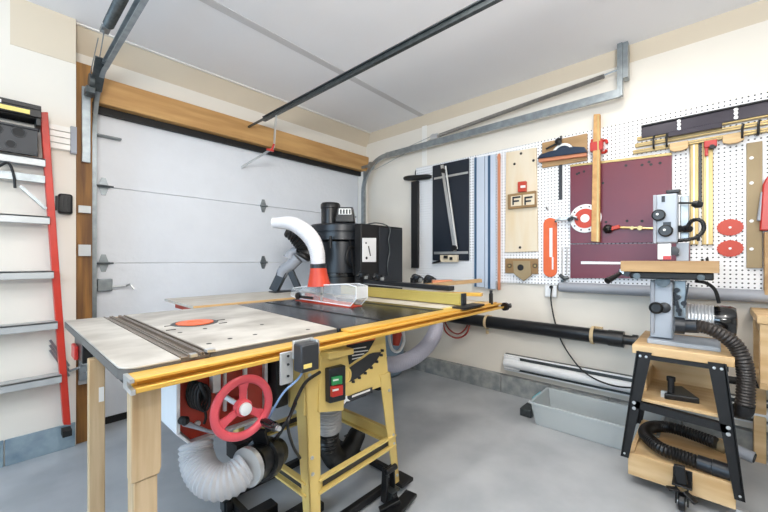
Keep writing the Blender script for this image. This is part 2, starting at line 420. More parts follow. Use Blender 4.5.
# pail shelf with holes
zt, zb = ay(20, 127, yl).z, ay(40, 158, yl).z
m = MB(); xs0, xs1 = 2*xc-railx(1.8), railx(1.8)-.02
sh = MB(); sh.box(xs0, xs1, yl-.03, yl-.018, zb, zt); sh.box(xs0, xs1, yl-.04, yl-.03, zt-.012, zt); sh.box(xs0, xs1, yl-.04, yl-.03, zb, zb+.012)
ps = obj('paint_shelf', sh, 'charcoal', lad, .002)
for i in range(14):
    x = .085-(i//2)*.085-(.03 if i % 2 else 0); rr = .020 if i % 2 else .026
    m = MB(); m.ring((x, yl-.031, zb+(.045 if i % 2 else .115)), rr, .003, axis=(0, -1, 0), n=20, m=6); hr = obj('hole_rim', m, 'dark_grey', ps)
    m = MB(); m.lathe((x, yl-.0305, zb+(.045 if i % 2 else .115)), [(rr-.002, 0), (rr-.002, .0006), (0, .0006)], 18, axis=(0, -1, 0)); obj('hole', m, 'rubber', hr)
# top cap, seen from below
tz = ay(48, 114, 2.70).z
cap = MB(); cap.box(2*xc-.17, .17, 2.70, 2.86, tz+.01, tz+.035); cap.box(2*xc-.17, .17, 2.70, 2.715, tz-.03, tz+.01); cap.box(.15, .17, 2.715, 2.86, tz-.07, tz+.01)
for i in range(5): cap.box(2*xc-.15, .15, 2.735+i*.026, 2.740+i*.026, tz-.035, tz+.01)
cp = obj('top_cap', cap, 'black_plastic', lad, .004)
m = MB(); m.box(-.40, .125, 2.6945, 2.6995, tz-.024, tz-.002); obj('warning_label', m, 'yellow_label', cp)['label'] = 'yellow label strip'
m = MB(); m.box(-.40, .02, 2.6945, 2.6995, tz+.006, tz+.022); obj('printed_label', m, 'label_white', cp)
# wall bracket behind ladder (ribbed aluminium)
m = MB()
z0 = ay(62, 150, 2.86).z; z1 = ay(62, 126, 2.86).z
for i in range(4): m.box(.20, .305, 2.845, 2.879, z0+(z1-z0)*i/4+.002, z0+(z1-z0)*(i+1)/4-.004)
m.box(.20, .305, 2.862, 2.879, z0, z1)
br = tag(obj('ribbed_bracket', m, 'white_trim'), 'ribbed white bracket on the wall between the ladder and the timber post', 'bracket')
m = MB(); m.box(.306, .334, 2.84, 2.879, z0-.012, z1+.006); obj('end_cap', m, 'pipe_grey', br)
bx = obj('sensor_box', MB().box(ay(58, 200, 2.84).x, ay(72.5, 200, 2.84).x, 2.82, 2.879, ay(65, 214, 2.84).z, ay(65, 194, 2.84).z), 'black_plastic', None, .012)
tag(bx, 'small black ribbed box on the wall beside the timber post', 'wall box')
m = MB()
for i in range(4): m.box(.235+i*.018, .245+i*.018, 2.812, 2.819, WORLD[bx.name].z+.015, WORLD[bx.name].z+.10)
each('rib', m, 'black_matte', bx)
# low hook on the post
m = MB(); m.box(.345, .40, 2.84, 2.888, .40, .56); m.cyl((.36, 2.84, .50), (.36, 2.76, .52), .01, n=10); m.cyl((.38, 2.84, .44), (.38, 2.78, .45), .012, n=10); m.beam((.30, 2.85, .47), (.41, 2.84, .50), .012, .012)
tag(obj('steel_latch', m, 'galv', None, .002), 'steel latch bracket low on the timber post', 'latch')

# ================================================================== TABLE SAW
ZT = .88
saw = thing('table_saw', (1.03, 1.4, 0), 'cream contractor table saw with gold fence rails and a coral handwheel, standing mid-floor', 'table saw')
# laminate router extension: surface with rounded front left corner
def rounded(x0, x1, y0, y1, r, z, th):
    pts = [V((x1, y0, z)), V((x1, y1, z)), V((x0, y1, z))]
    for k in range(9):
        a = PI+PI/2*k/8; pts.append(V((x0+r+r*math.cos(a), y0+r+r*math.sin(a), z)))
    m = MB(); m.prism(pts, (0, 0, -th)); return m
et = obj('extension_table', rounded(.203, .334, 1.04, 2.06, .042, ZT-.002, .006), 'laminate', saw, .002)
m = rounded(.202, .334, 1.0385, 2.062, .042, ZT-.0085, .024); obj('edge_band', m, 'laminate_edge', et)
m = MB(); m.prism([(.418, 1.06, ZT-.002), (.888, 1.06, ZT-.002), (.965, 2.06, ZT-.002), (.418, 2.06, ZT-.002)], (0, 0, -.006)); et2 = obj('router_table', m, 'laminate', saw, .002)
m = MB(); m.prism([(.418, 1.059, ZT-.0085), (.888, 1.059, ZT-.0085), (.965, 2.06, ZT-.0085), (.418, 2.06, ZT-.0085)], (0, 0, -.022)); obj('edge_band', m, 'laminate_edge', et2)
# twin bronze tracks between the two boards
m = MB(); m.box(.336, .416, 1.06, 2.06, ZT-.018, ZT-.010)
for x in (.336, .358, .366, .391, .397, .412): m.box(x, x+.004, 1.06, 2.06, ZT-.010, ZT-.001)
m.box(.340, .358, 1.06, 2.06, ZT-.010, ZT-.006)
tk = obj('mitre_track', m, 'track_bronze', saw)
m = MB(); m.box(.362, .380, 1.052, 1.07, ZT-.009, ZT+.000); m.box(.405, .428, 1.05, 1.075, ZT-.003, ZT+.004); each('track_end', m, 'alu', tk)
m = MB()
for i in range(4):
    for x in (.350, .404): m.cyl((x, 1.15+i*.25, ZT-.010), (x, 1.15+i*.25, ZT-.007), .006, n=10)
each('track_screw', m, 'black_matte', tk)
rc = az(195, 322.5, ZT)
m = MB(); m.lathe((rc.x, rc.y, ZT-.003), [(.088, 0), (.088, .0022), (.0, .0022)], 40); rp = obj('router_plate', m, 'dark_grey', et2)
m = MB(); m.lathe((rc.x, rc.y, ZT-.0008), [(.070, 0), (.070, .003), (.030, .003), (.028, .0015), (0.0, .0015)], 40); obj('insert_ring', m, 'orange', rp)['label'] = 'orange ring insert'
m = MB()
for du, dv in ((-26, 3), (26, -3), (-24, 7), (28, 0)):
    q = az(195+du, 322.5+dv, ZT); m.box(q.x-.016, q.x+.016, q.y-.004, q.y+.004, ZT-.003, ZT-.0005)
for u, v in ((180, 332), (230, 338), (209, 343), (255, 334), (262, 324), (308, 329), (205, 328)):
    q = az(u, v, ZT); m.lathe((q.x, q.y, ZT-.0025), [(.008, 0), (.008, .001), (0, .001)], 12)
each('plate_hole', m, 'black_matte', et2)
# cast iron top
m = MB(); m.prism([(.8885, 1.05, ZT-.002), (1.62, 1.05, ZT-.002), (1.62, 2.05, ZT-.002), (.9655, 2.05, ZT-.002)], (0, 0, -.035)); ci = obj('cast_iron_top', m, 'cast_iron', saw, .003)
m = MB()
for x in (1.12, 1.52): m.box(x, x+.02, 1.05, 2.02, ZT-.0025, ZT-.0005)
each('mitre_slot', m, 'black_matte', ci)
m = MB(); gxc = 1.36; m.box(1.31, 1.41, 1.46, 1.98, ZT-.0025, ZT+.0005); obj('throat_plate', m, 'orange_red', ci)
m = MB(); m.lathe((gxc, 1.70, ZT-.075), [(.12, 0), (.127, .001), (.127, .002), (.12, .003)], 48, axis=(1, 0, 0)); obj('saw_blade', m, 'alu', saw)
# right extension wing, open grid
m = MB(); m.box(1.622, 2.10, 1.05, 1.08, ZT-.04, ZT-.004); m.box(1.622, 2.10, 1.99, 2.02, ZT-.04, ZT-.004)
for i in range(7): m.box(1.622+i*.075, 1.634+i*.075, 1.08, 1.99, ZT-.035, ZT-.006)
m.box(2.07, 2.10, 1.05, 2.02, ZT-.04, ZT-.004)
obj('extension_wing', m, 'saw_cream', saw)
m = MB(); m.box(1.625, 2.07, 1.082, 1.988, ZT-.012, ZT-.003); obj('wing_panel', m, 'ply_grey', saw)
# front rail
x0, x1 = .215, 2.17
m = MB(); m.box(x0, x1, .995, 1.034, ZT-.044, ZT-.013); m.box(x0, x1, .963, .995, ZT-.044, ZT-.035); m.box(x0, x1, .972, .995, ZT-.021, ZT-.013); m.box(x0, x1, .960, .9645, ZT-.044, ZT-.032)
fr_ = obj('front_rail', m, 'rail_gold', saw, .0015)
m = MB(); m.box(.895, 2.12, .985, 1.045, ZT-.0125, ZT-.003); obj('rail_top_bar', m, 'rail_gold', fr_, .0015)
m = MB(); m.box(x0+.01, x1-.01, .9925, .9945, ZT-.0345, ZT-.0215); obj('rail_groove', m, 'rail_gold_dark', fr_)
m = MB()
m.box(.206, .2145, .960, 1.034, ZT-.046, ZT-.034); m.box(.206, .2145, 1.0, 1.034, ZT-.034, ZT-.012); m.box(.206, .2145, .970, 1.0, ZT-.021, ZT-.012)
obj('rail_end', m, 'alu', fr_)['label'] = 'bare aluminium end of the rail'
m = MB(); m.box(.30, 2.10, 2.063, 2.10, ZT-.07, ZT-.012); obj('rear_rail', m, 'rail_gold', saw, .002)
# rip fence
fx = 1.78
fn = obj('rip_fence', MB().box(fx, fx+.035, 1.04, 2.08, ZT+.002, ZT+.068), 'fence_gold', saw, .002)
m = MB(); m.box(fx-.004, fx-.0005, 1.05, 2.06, ZT+.006, ZT+.05); obj('fence_face', m, 'fence_gold', fn)
m = MB(); m.box(fx-.003, fx+.037, 1.026, 1.039, ZT+.0, ZT+.07); obj('fence_end_cap', m, 'charcoal', fn)
m = MB(); m.box(fx-.10, fx+.13, .962, 1.036, ZT-.005, ZT+.006); obj('fence_carriage', m, 'black_matte', fn)
m = MB(); m.box(fx+.26, fx+.278, .98, .998, ZT-.01, ZT+.055); m.tube([(fx+.269, .989, ZT+.05), (fx+.269, .989, ZT+.075)], .009, 10, False); obj('stop_pin', m, 'black_plastic', fr_)
m = MB(); m.lathe((x1+.002, .96, ZT-.035), [(.026, 0), (.026, .02), (.012, .03), (0, .03)], 14, axis=(1, -.2, 0)); m.lathe((x1+.03, .95, ZT-.03), [(.012, 0), (.016, .02), (.0, .022)], 12, axis=(1, -1, 0)); obj('end_knob', m, 'black_plastic', fr_)
# yellow cabinet body
XA, XB = .775, 1.235; YA, YB = 1.10, 1.62; ZL0 = .565
def P2(u, v, y=YA): return ay(u, v, y)
cab = MB(); cab.prism([V((XA, YA, .84)), V((XB-.03, YA, .84)), V((XB, YA, ZL0)), V((XA-.01, YA, ZL0))], (0, .02, 0))
cab.prism([V((XA, YB, .84)), V((XB-.03, YB, .84)), V((XB, YB, ZL0)), V((XA-.01, YB, ZL0))], (0, -.02, 0))
cab.prism([V((XB-.03, YA+.02, .84)), V((XB, YA+.02, ZL0)), V((XB, YB-.02, ZL0)), V((XB-.03, YB-.02, .84))], (-.012, 0, 0))
cab.box(XA-.001, XA+.011, YA+.02, YA+.12, ZL0, .84)
cb = obj('cabinet', cab, 'saw_cream', saw, .003)
m = MB(); m.box(.86, 1.2, 1.16, 1.58, .62, .835); obj('motor_cradle', m, 'black_matte', saw, .01)
yp = YA-.002
def plate(pix, y, th, mt, name, par, label=None, bevel=0):
    m = MB(); m.prism([ay(u, v, y) for u, v in pix], (0, -th, 0)); o = obj(name, m, mt, par, bevel)
    if label: o['label'] = label
    return o
plate([(346.4, 345.5), (374.5, 339.8), (367.5, 351.9), (349, 364.4)], yp, .003, 'charcoal', 'warning_decal', cb, 'dark triangular decal')
plate([(346.4, 342.5), (375.5, 336.6), (374.7, 339.5), (346.4, 345.2)], yp, .003, 'orange', 'warning_header', cb, 'orange strip above the decal')
m = MB()
for k, (a, b2) in enumerate(((352, 366), (352, 368), (352, 364), (352, 361))):
    v = 348.5+k*3.4; m.prism([ay(a, v, yp-.004), ay(b2, v-2, yp-.004), ay(b2, v-1.1, yp-.004), ay(a, v+.9, yp-.004)], (0, -.001, 0))
each('decal_print', m, 'label_white', cb)
arc_o = [(349, 382), (356, 378.5), (363, 373), (370, 367), (376, 361), (381, 352)]; arc_i = [(374, 352.5), (369, 354), (362, 359), (355, 363.5), (349.5, 367.5)]
plate(arc_o+arc_i, yp, .003, 'dark_grey', 'bevel_scale', cb, 'dark curved bevel scale')
for u, v in ((353, 382), (359, 378), (365, 373.5), (371, 368), (376.5, 362), (381, 355.5), (382, 351)):
    plate([(u-1.3, v-1.8), (u+1.3, v-1.8), (u+1.3, v+.8), (u-1.3, v+.8)], yp, .004, 'charcoal', 'scale_tooth', cb)
plate([(336, 400.5), (372, 387), (372, 392.5), (336, 407.5)], yp, .003, 'dark_grey', 'name_strip', cb, 'dark name strip')
plate([(352, 395.6), (370, 388.9), (370, 390.8), (352, 397.6)], yp-.004, .001, 'label_white', 'strip_print', cb)
st = []
c0 = (345.5, 399.5)
for k in range(8):
    a = PI/4*k+.3; r_ = 5 if k % 2 == 0 else 2; st.append((c0[0]+r_*math.cos(a), c0[1]+r_*math.sin(a)))
plate(st, yp-.004, .001, 'white_plastic', 'star_emblem', cb, 'white star emblem')
m = MB(); hw = ay(344, 376, yp-.01); m.lathe(hw, [(.036, 0), (.036, .006), (.028, .006), (.028, .002), (0, .002)], 28, axis=(0, -1, 0)); obj('height_dial', m, 'saw_cream', cb)
sw = plate([(324.5, 367.5), (341, 363.6), (341, 398), (325, 401.8)], YA-.012, .03, 'charcoal', 'switch_box', saw, None, .005)
plate([(331, 377), (340.5, 375), (340.5, 383), (331, 385)], YA-.043, .012, 'green_button', 'on_button', sw, 'green button', .002)
plate([(330, 386), (340.5, 384), (340.5, 394), (330, 396.5)], YA-.043, .016, 'red_bright', 'off_button', sw, 'red button', .002)
plate([(333, 379.8), (338.5, 378.7), (338.5, 380.2), (333, 381.3)], YA-.0555, .001, 'label_white', 'button_mark', sw)
plate([(332.5, 389.6), (338.5, 388.3), (338.5, 390.2), (332.5, 391.6)], YA-.0595, .001, 'label_white', 'button_mark', sw)
plate([(321, 351), (345.5, 346.5), (345.5, 352), (321, 357)], YA-.004, .05, 'saw_cream', 'switch_bracket', saw, None, .002)
plate([(319.5, 352), (345.5, 352), (342, 410), (317, 412)], YA-.001, .010, 'saw_cream', 'switch_panel', saw, None, .002)
# stand legs (angle iron), braces
def leg(p0, p1, sx, sy, w=.055):
    p0, p1 = V(p0), V(p1); m = MB()
    m.prism([p0, p0+V((sx*w, 0, 0)), p1+V((sx*w*.55, 0, 0)), p1], (0, sy*.006, 0))
    m.prism([p0, p0+V((0, sy*w, 0)), p1+V((0, sy*w*.55, 0)), p1], (sx*.006, 0, 0))
    q = obj('leg', m, 'saw_cream', saw); n = (p1-p0)
    mm = MB()
    for t in (.15, .55, .63, .93):
        c = p0+n*t+V((sx*.022*(1-.4*t), 0, 0)); mm.cyl(c, c+V((0, -.004 if sy > 0 else .004, 0)), .007, n=10)
    each('bolt', mm, 'alu', q)
    return q
ZB = .05
leg((XA-.015, YA-.004, .83), (.80, YA+.0, ZB), 1, 1, .075)
leg((XB+.005, YA-.004, .62), (1.345, YA+.03, ZB), -1, 1, .07)
leg((XA-.015, YB+.004, .83), (.76, YB+.07, ZB), 1, -1, .075)
leg((XB+.005, YB+.004, .62), (1.36, YB+.05, ZB), -1, -1, .07)
m = MB(); za, zb2 = .28, .28
def brace(a, b2, h=.055, rec=True):
    a, b2 = V(a), V(b2); m = MB(); d = (b2-a).normalized(); nrm = V((-d.y, d.x, 0)); 
    m.prism([a+V((0, 0, -h/2)), b2+V((0, 0, -h/2)), b2+V((0, 0, h/2)), a+V((0, 0, h/2))], nrm*.004)
    for s in (-1, 1):
        m.prism([a+V((0, 0, s*h/2)), b2+V((0, 0, s*h/2)), b2+V((0, 0, s*h/2-s*.008)), a+V((0, 0, s*h/2-s*.008))], -nrm*.02)
    q = obj('brace', m, 'saw_cream', saw)
    if not rec: return q
    mm = MB(); mm.prism([a+d*.03+V((0, 0, -h*.28))-nrm*.001, b2-d*.03+V((0, 0, -h*.28))-nrm*.001, b2-d*.03+V((0, 0, h*.28))-nrm*.001, a+d*.03+V((0, 0, h*.28))-nrm*.001], -nrm*.002)
    obj('brace_recess', mm, 'dark_grey', q)
brace((.83, YA+.012, .275), (1.30, YA+.03, .275))
brace((.79, YB+.03, .275), (.80, YA+.02, .275))
brace((.80, YB+.05, .275), (1.31, YB+.04, .275))
brace((1.305, YB+.03, .285), (1.30, YA+.04, .285), .07, False)
# bracket plate and upper side rail, power box on the rail
m = MB(); q0 = ay(280.5, 352, .95); q1 = ay(293, 382, .95); m.box(q0.x, q1.x, .948, .957, q1.z, ZT-.02); bp = obj('bracket_plate', m, 'alu_matte', saw, .002)
m = MB()
for t in (.25, .6, .85): m.cyl(((q0.x+q1.x)/2, .9435, q1.z+(q0.z-q1.z)*t), ((q0.x+q1.x)/2, .941, q1.z+(q0.z-q1.z)*t), .004, n=10)
each('bolt_head', m, 'dark_grey', bp)
# handwheel
hc = ay(243, 407.5, 1.06); R = .098
hwl = MB(); hwl.ring(hc, R-.012, .0125, axis=(0, 1, 0), n=56, m=12, sq=(1.05, .9))
for k in range(3):
    a = PI/2-.05+2*PI*k/3; d = V((math.cos(a), 0, math.sin(a))); e = V((-math.sin(a), 0, math.cos(a)))
    hwl.prism([hc+d*.015-e*.010, hc+d*(R-.045)-e*.011, hc+d*(R-.02)-e*.017, hc+d*(R-.02)+e*.017, hc+d*(R-.045)+e*.011, hc+d*.015+e*.010], (0, .008, 0))
hwl.lathe(hc+V((0, .012, 0)), [(.026, 0), (.026, .02), (.024, .024), (0, .024)], 28, axis=(0, -1, 0))
wh = obj('handwheel', hwl, 'coral_wheel', saw, 0)
wh['label'] = 'coral red three-spoke handwheel'
m = MB(); m.lathe(hc+V((0, -.013, 0)), [(.019, 0), (.019, .008), (.012, .011), (0, .011)], 24, axis=(0, -1, 0)); m.cyl(hc+V((0, .01, 0)), hc+V((0, .2, 0)), .008, n=12); obj('wheel_hub', m, 'white_plastic', wh)
kp = ay(262, 421, 1.05); m = MB(); m.lathe(kp, [(.008, 0), (.009, .01), (.0125, .012), (.0145, .03), (.0135, .055), (.0145, .06), (.013, .072), (.006, .078)], 18, axis=(.1, -1, 0)); obj('crank_handle', m, 'black_gloss', wh)
m = MB(); m.cyl(kp+V((.008, -.078, 0)), kp+V((.009, -.088, 0)), .008, n=12); obj('handle_nut', m, 'alu', wh)

# router enclosure under the extension table
X1, X2, Y1, Y2, Z1, Z2 = .378, .70, 1.24, 1.60, .548, .838
enc = MB(); enc.box(X1, X1+.012, Y1, Y2, Z1+.05, Z2); enc.box(X2-.012, X2, Y1, Y2, Z1, Z2); enc.box(X1+.05, X2, Y1, Y2, Z1-.01, Z1)
enc.prism([(X1, Y1, Z1+.05), (X1+.012, Y1, Z1+.05), (X1+.052, Y1, Z1), (X1+.05, Y1, Z1-.01)], (0, Y2-Y1, 0))
enc.prism([(X1, Y1, Z1+.05), (X1+.012, Y1, Z1+.05), (X1+.052, Y1, Z1), (X1+.05, Y1, Z1-.01)], (0, -.02, 0)); enc.box(X1, X1+.012, Y1-.02, Y1, Z1+.05, Z2)
eo = obj('router_enclosure', enc, 'white_plastic', saw, .002)
m = MB(); m.prism([(X1+.013, Y1+.02, Z2), (X1+.013, Y1+.02, Z1+.055), (X1+.055, Y1+.02, Z1+.002), (X2-.013, Y1+.02, Z1+.002), (X2-.013, Y1+.02, Z2)], (0, .01, 0)); fp = obj('front_panel', m, 'red_paint', eo); fp['label'] = 'red front panel'
m = MB()
for dx in (.045, .2): m.cyl((X1+.03+dx, Y1+.019, Z1+.05), (X1+.03+dx, Y1+.01, Z1+.05), .009, n=12)
each('panel_bolt', m, 'alu', fp)
m = MB(); m.box(.60, .612, Y1-.012, Y1+.0, .60, .84); m.box(.53, .538, Y1-.012, Y1, .62, .84); m.box(.485, .51, Y1-.03, Y1, .70, .78); obj('lift_bracket', m, 'white_plastic', eo)
m = MB(); m.box(.555, .585, Y1-.04, Y1, .60, .655); obj('clamp_block', m, 'red_bright', eo)
# coiled black cord hanging on the red panel
m = MB()
for k in range(5):
    u0, v0 = 193+k*2.2, 384
    pts = []
    for j in range(13):
        a = 2*PI*j/12; pts.append(ay(u0+6*math.cos(a)+k*.6, 394+13*math.sin(a)+k, 1.235-.008*k))
    m.tube(pts, .0045, 7, sub=3)
m.tube([ay(203, 404, 1.23), ay(206, 416, 1.23), ay(204, 424, 1.23)], .0045, 7)
obj('coiled_cord', m, 'rubber', eo)
m = MB(); m.tube([ay(200, 383, 1.21), ay(203, 390, 1.195), ay(206, 398, 1.205)], .006, 8); obj('cord_tie', m, 'rubber', eo)
m = MB(); m.tube([ay(184, 423, 1.21), ay(196, 427, 1.2), ay(212, 432, 1.19), ay(228, 434, 1.18), ay(246, 433, 1.16)], [.010, .007, .005, .005, .005], 8)
q = tag(obj('power_plug', m, 'pipe_grey'), 'grey plug and lead lying across the red panel behind the handwheel', 'plug')
m = MB(); m.lathe(ay(181, 420, 1.215), [(.012, 0), (.014, .02), (.008, .028)], 14, axis=(.4, -1, 0)); obj('plug_body', m, 'rubber', q)

# silver flexible duct below
dh = thing('flexible_duct', (.5, 1.3, .35), 'ribbed silver duct curving under the red router box', 'hose')
m = MB(); m.sharp = 14
m.tube([ad(196, 443, 1.17), ad(197, 458, 1.15), ad(203, 473, 1.12), ad(216, 482, 1.10), ad(232, 479, 1.11), ad(246, 468, 1.14)], .050, 36, sub=10, rib=.05, pitch=.013)
obj('hose', m, 'grey_hose', dh)
m = MB(); m.cyl(ad(246, 468, 1.12), ad(250, 465.5, 1.135), .060, n=28); obj('hose_clamp', m, 'alu', dh)
m = MB(); a_, b_ = ad(250, 465.5, 1.135), ad(276, 452, 1.28); m.tube([a_, a_.lerp(b_, .35), a_.lerp(b_, .36), a_.lerp(b_, .6), a_.lerp(b_, .61), b_], [.056, .056, .068, .068, .055, .05], 28, False); obj('blast_gate', m, 'black_plastic', dh)
m = MB(); m.box(.56, .66, 1.2, 1.28, .44, .50); obj('gate_support', m, 'black_matte', dh)
m = MB(); m.beam(a_.lerp(b_, .48)+V((0, 0, .03)), a_.lerp(b_, .48)+V((-.03, -.02, .115)), .05, .012); obj('gate_blade', m, 'black_matte', dh)
# wires by the stand
m = MB(); m.tube([ay(304, 370, .93), ay(297, 380, .94), ay(284, 392, .96), ay(274, 408, 1.0), ay(268, 420, 1.06)], .0035, 8); cabm = m
pa = thing('power_adapter', ay(304, 368, .93), 'grey power adapter with a yellow label clipped to the front rail', 'adapter')
A, B = ay(295, 344, .92), ay(312.5, 367, .92)
obj('adapter_body', MB().box(A.x, B.x, .885, .930, B.z, A.z), 'dark_grey', pa, .005)
obj('light_cable', cabm, 'cord_blue', pa)['label'] = 'pale blue cable'
obj('adapter_label', MB().box(A.x+.006, A.x+.034, .882, .8845, B.z+.014, B.z+.026), 'yellow_label', pa)
m = MB(); m.box(A.x+.004, B.x+.014, .931, .943, A.z-.05, A.z+.006); m.box(B.x+.001, B.x+.012, .90, .931, A.z-.04, A.z+.004); obj('mounting_clip', m, 'alu', pa, .002)
m = MB(); m.tube([ay(320, 372, 1.06), ay(306, 382, 1.05), ay(296, 400, 1.06), ay(290, 416, 1.07), ay(284, 426, 1.075), ay(276, 438, 1.09), ay(262, 446, 1.15)], .006, 8); obj('power_cord', m, 'rubber', saw)
m = MB(); m.tube([ay(296, 403, 1.04), ay(288, 424, 1.0), ay(293, 446, 1.04), ay(300, 458, 1.08)], .005, 8); tag(obj('thin_cord', m, 'black_plastic'), 'thin black cord looping beside the left front leg of the saw', 'cord')

# motor hanging and grey dust hose under the saw
m = MB(); m.sharp = 14; m.tube([(1.08, 1.36, .60), (1.08, 1.37, .46), (1.09, 1.38, .38)], [.09, .055, .055], 24, sub=4); dc = obj('dust_port', m, 'dark_grey', saw)
m = MB(); m.sharp = 14; m.tube([(1.07, 1.34, .49), (1.07, 1.34, .40), (1.08, 1.35, .33)], .060, 32, sub=6, rib=.05, pitch=.013); obj('port_hose', m, 'grey_hose', dc)
m = MB(); m.sharp = 14; m.tube([(1.08, 1.35, .34), (1.09, 1.36, .24), (1.18, 1.40, .12), (1.35, 1.5, .075), (1.5, 1.6, .07)], .05, 32, sub=6, rib=.06, pitch=.014); obj('floor_hose', m, 'black_plastic', dc)
# motor at rear left
m = MB(); m.cyl((.80, 1.50, .72), (1.02, 1.50, .72), .075, n=28); obj('motor', m, 'black_plastic', saw, .006)
m = MB(); m.box(.712, .765, 1.20, 1.56, .58, .835); obj('motor_cover', m, 'black_matte', saw, .006)
# mobile base
mb_ = thing('mobile_base', (1.05, 1.4, 0), 'black wheeled base under the feet of the table saw', 'mobile base')
m = MB(); m.box(.72, 1.42, 1.16, 1.19, .012, .045); m.box(.72, 1.42, 1.66, 1.69, .012, .045); m.box(.72, .75, 1.19, 1.66, .012, .045); m.box(1.39, 1.42, 1.19, 1.66, .012, .045)
for x in (.75, 1.33):
    for y in (1.10, 1.66): m.box(x, x+.09, y, y+.09, .030, .048)
obj('frame', m, 'black_matte', mb_, .003)
def caster(root, x, y, r=.035, plate_h=.09):
    m = MB(); m.cyl((x-.013, y, r), (x+.013, y, r), r, n=24); wl = obj('caster_wheel', m, 'rubber', root, .003)
    m = MB(); m.cyl((x-.014, y, r), (x+.014, y, r), r*.45, n=16); obj('wheel_hub', m, 'dark_grey', wl)
    m = MB(); m.box(x-.02, x-.015, y-.02, y+.02, r*.7, plate_h); m.box(x+.015, x+.02, y-.02, y+.02, r*.7, plate_h); m.box(x-.03, x+.03, y-.03, y+.03, plate_h, plate_h+.006); obj('caster_fork', m, 'galv_dark', root, .001)
for x, y in ((1.24, 1.09), (.70, 1.60), (1.45, 1.60)): caster(mb_, x, y, .035, .075)
m = MB(); m.beam((1.16, 1.09, .02), (1.24, 1.04, .05), .03, .02); m.beam((1.20, 1.10, .03), (1.20, 1.09, .19), .035, .012, ref=(1, 0, 0)); m.beam((1.26, 1.10, .03), (1.245, 1.09, .185), .03, .012, ref=(1, 0, 0)); m.cyl((1.19, 1.08, .18), (1.26, 1.08, .18), .014, n=12); m.beam((1.12, 1.02, .02), (1.34, 1.05, .03), .06, .016)
obj('foot_pedal', m, 'black_plastic', mb_, .003)
m = MB(); m.box(.74, 1.0, 1.28, 1.36, .012, .05); m.box(.60, .84, 1.40, 1.46, .012, .07); m.beam((.70, 1.24, .02), (.62, 1.05, .02), .08, .03); obj('outrigger', m, 'black_matte', mb_, .004)

# wooden legs of the extension table (separate timber posts)
def pine_leg(x, y, w, d, label, block=False):
    t = bpy.data.objects.new('timber_leg', None); COL.objects.link(t); t.parent = saw; t.location = V((x, y, 0))-WORLD[saw.name]; WORLD[t.name] = V((x, y, 0)); t['label'] = label
    if block:
        m = MB(); m.prism([(x-.032, y-.02, .826), (x+.032, y-.02, .826), (x+.032, y-.02, .625), (x+.028, y-.02, .608), (x-.032, y-.02, .608)], (0, .038, 0)); obj('upper_block', m, 'pine_vert', t, .003)
        m = MB(); m.box(x-.025, x+.025, y+.019, y+.045, 0, .826); m.box(x-.025, x+.025, y-.015, y+.019, 0, .607); obj('post', m, 'pine_vert', t, .003)
    else:
        m = MB(); m.box(x-w/2, x+w/2, y-d/2, y+d/2, 0, .836); p = obj('post', m, 'pine_vert', t, .003)
        obj('timber_tag', MB().box(x+w/2-.016, x+w/2-.003, y-d/2-.001, y-d/2, .70, .745), 'label_white', p)
    return t
pine_leg(.212, 1.41, .040, .03, 'plain pine leg under the left edge of the laminate board, farther from the rail')
pine_leg(.248, 1.03, .07, .04, 'two-piece pine leg with a wider block, just below the gold rail end', True)
# switch and black arm below the left edge of the table
sbx = obj('table_switch', MB().box(.205, .235, 1.62, 1.80, .775, .847), 'black_plastic', saw, .003); sbx['label'] = 'small black switch with a red paddle'
obj('red_paddle', MB().box(.193, .205, 1.70, 1.78, .775, .825), 'red_bright', sbx, .003)
m = MB(); m.box(.236, .30, 1.15, 1.80, .80, .843); obj('support_arm', m, 'black_matte', saw, .002)

# outfeed board behind
of = thing('outfeed_board', (1.2, 2.38, .86), 'thin plywood outfeed board behind the laminate extension, its corner pointing left', 'board')
m = MB(); m.prism([(.745, 2.12, .866), (1.70, 2.12, .866), (1.70, 2.68, .866), (.76, 2.68, .866)], (0, 0, .016)); obj('panel', m, 'ply_grey', of)
m = MB(); m.box(.742, 1.70, 2.112, 2.1195, .862, .883); obj('edge_strip', m, 'ply_edge', of)
m = MB(); m.box(.80, 1.62, 2.30, 2.33, .826, .865); m.box(.80, .83, 2.33, 2.6, .826, .865); obj('support_frame', m, 'red_paint', of)
for x in (.85, 1.6): obj('outfeed_leg', MB().box(x, x+.03, 2.60, 2.63, 0, .826), 'pine_vert', of)

# blade guard, boot, hose
gx = 1.36
bg = thing('blade_guard', (gx, 1.72, ZT), 'clear plastic blade guard with an orange base on the iron table top', 'blade guard')
out = [(gx, 1.46, ZT+.006), (gx, 1.41, ZT+.05), (gx, 1.41, ZT+.115), (gx, 1.48, ZT+.125), (gx, 1.80, ZT+.105), (gx, 2.02, ZT+.075), (gx, 2.05, ZT+.03), (gx, 1.98, ZT+.012)]
for s in (-1, 1):
    m = MB(); m.prism([V(p)+V((s*.04-.0015, 0, 0)) for p in out], (.003, 0, 0)); obj('guard_side', m, 'clear', bg)
m = MB()
for a, b2 in zip(out[1:6], out[2:6]):
    m.prism([V(a)+V((-.038, 0, 0)), V(a)+V((.038, 0, 0)), V(b2)+V((.038, 0, 0)), V(b2)+V((-.038, 0, 0))], (0, 0, .003))
obj('guard_top', m, 'clear', bg)
m = MB(); m.tube([V(p)+V((-.042, 0, 0)) for p in out]+[V(out[0])+V((-.042, 0, 0))], .003, 6, False); m.tube([V(p)+V((.042, 0, 0)) for p in out], .003, 6, False)
m.box(gx-.042, gx+.042, 1.41, 1.415, ZT+.05, ZT+.115); obj('guard_rim', m, 'white_plastic', bg)
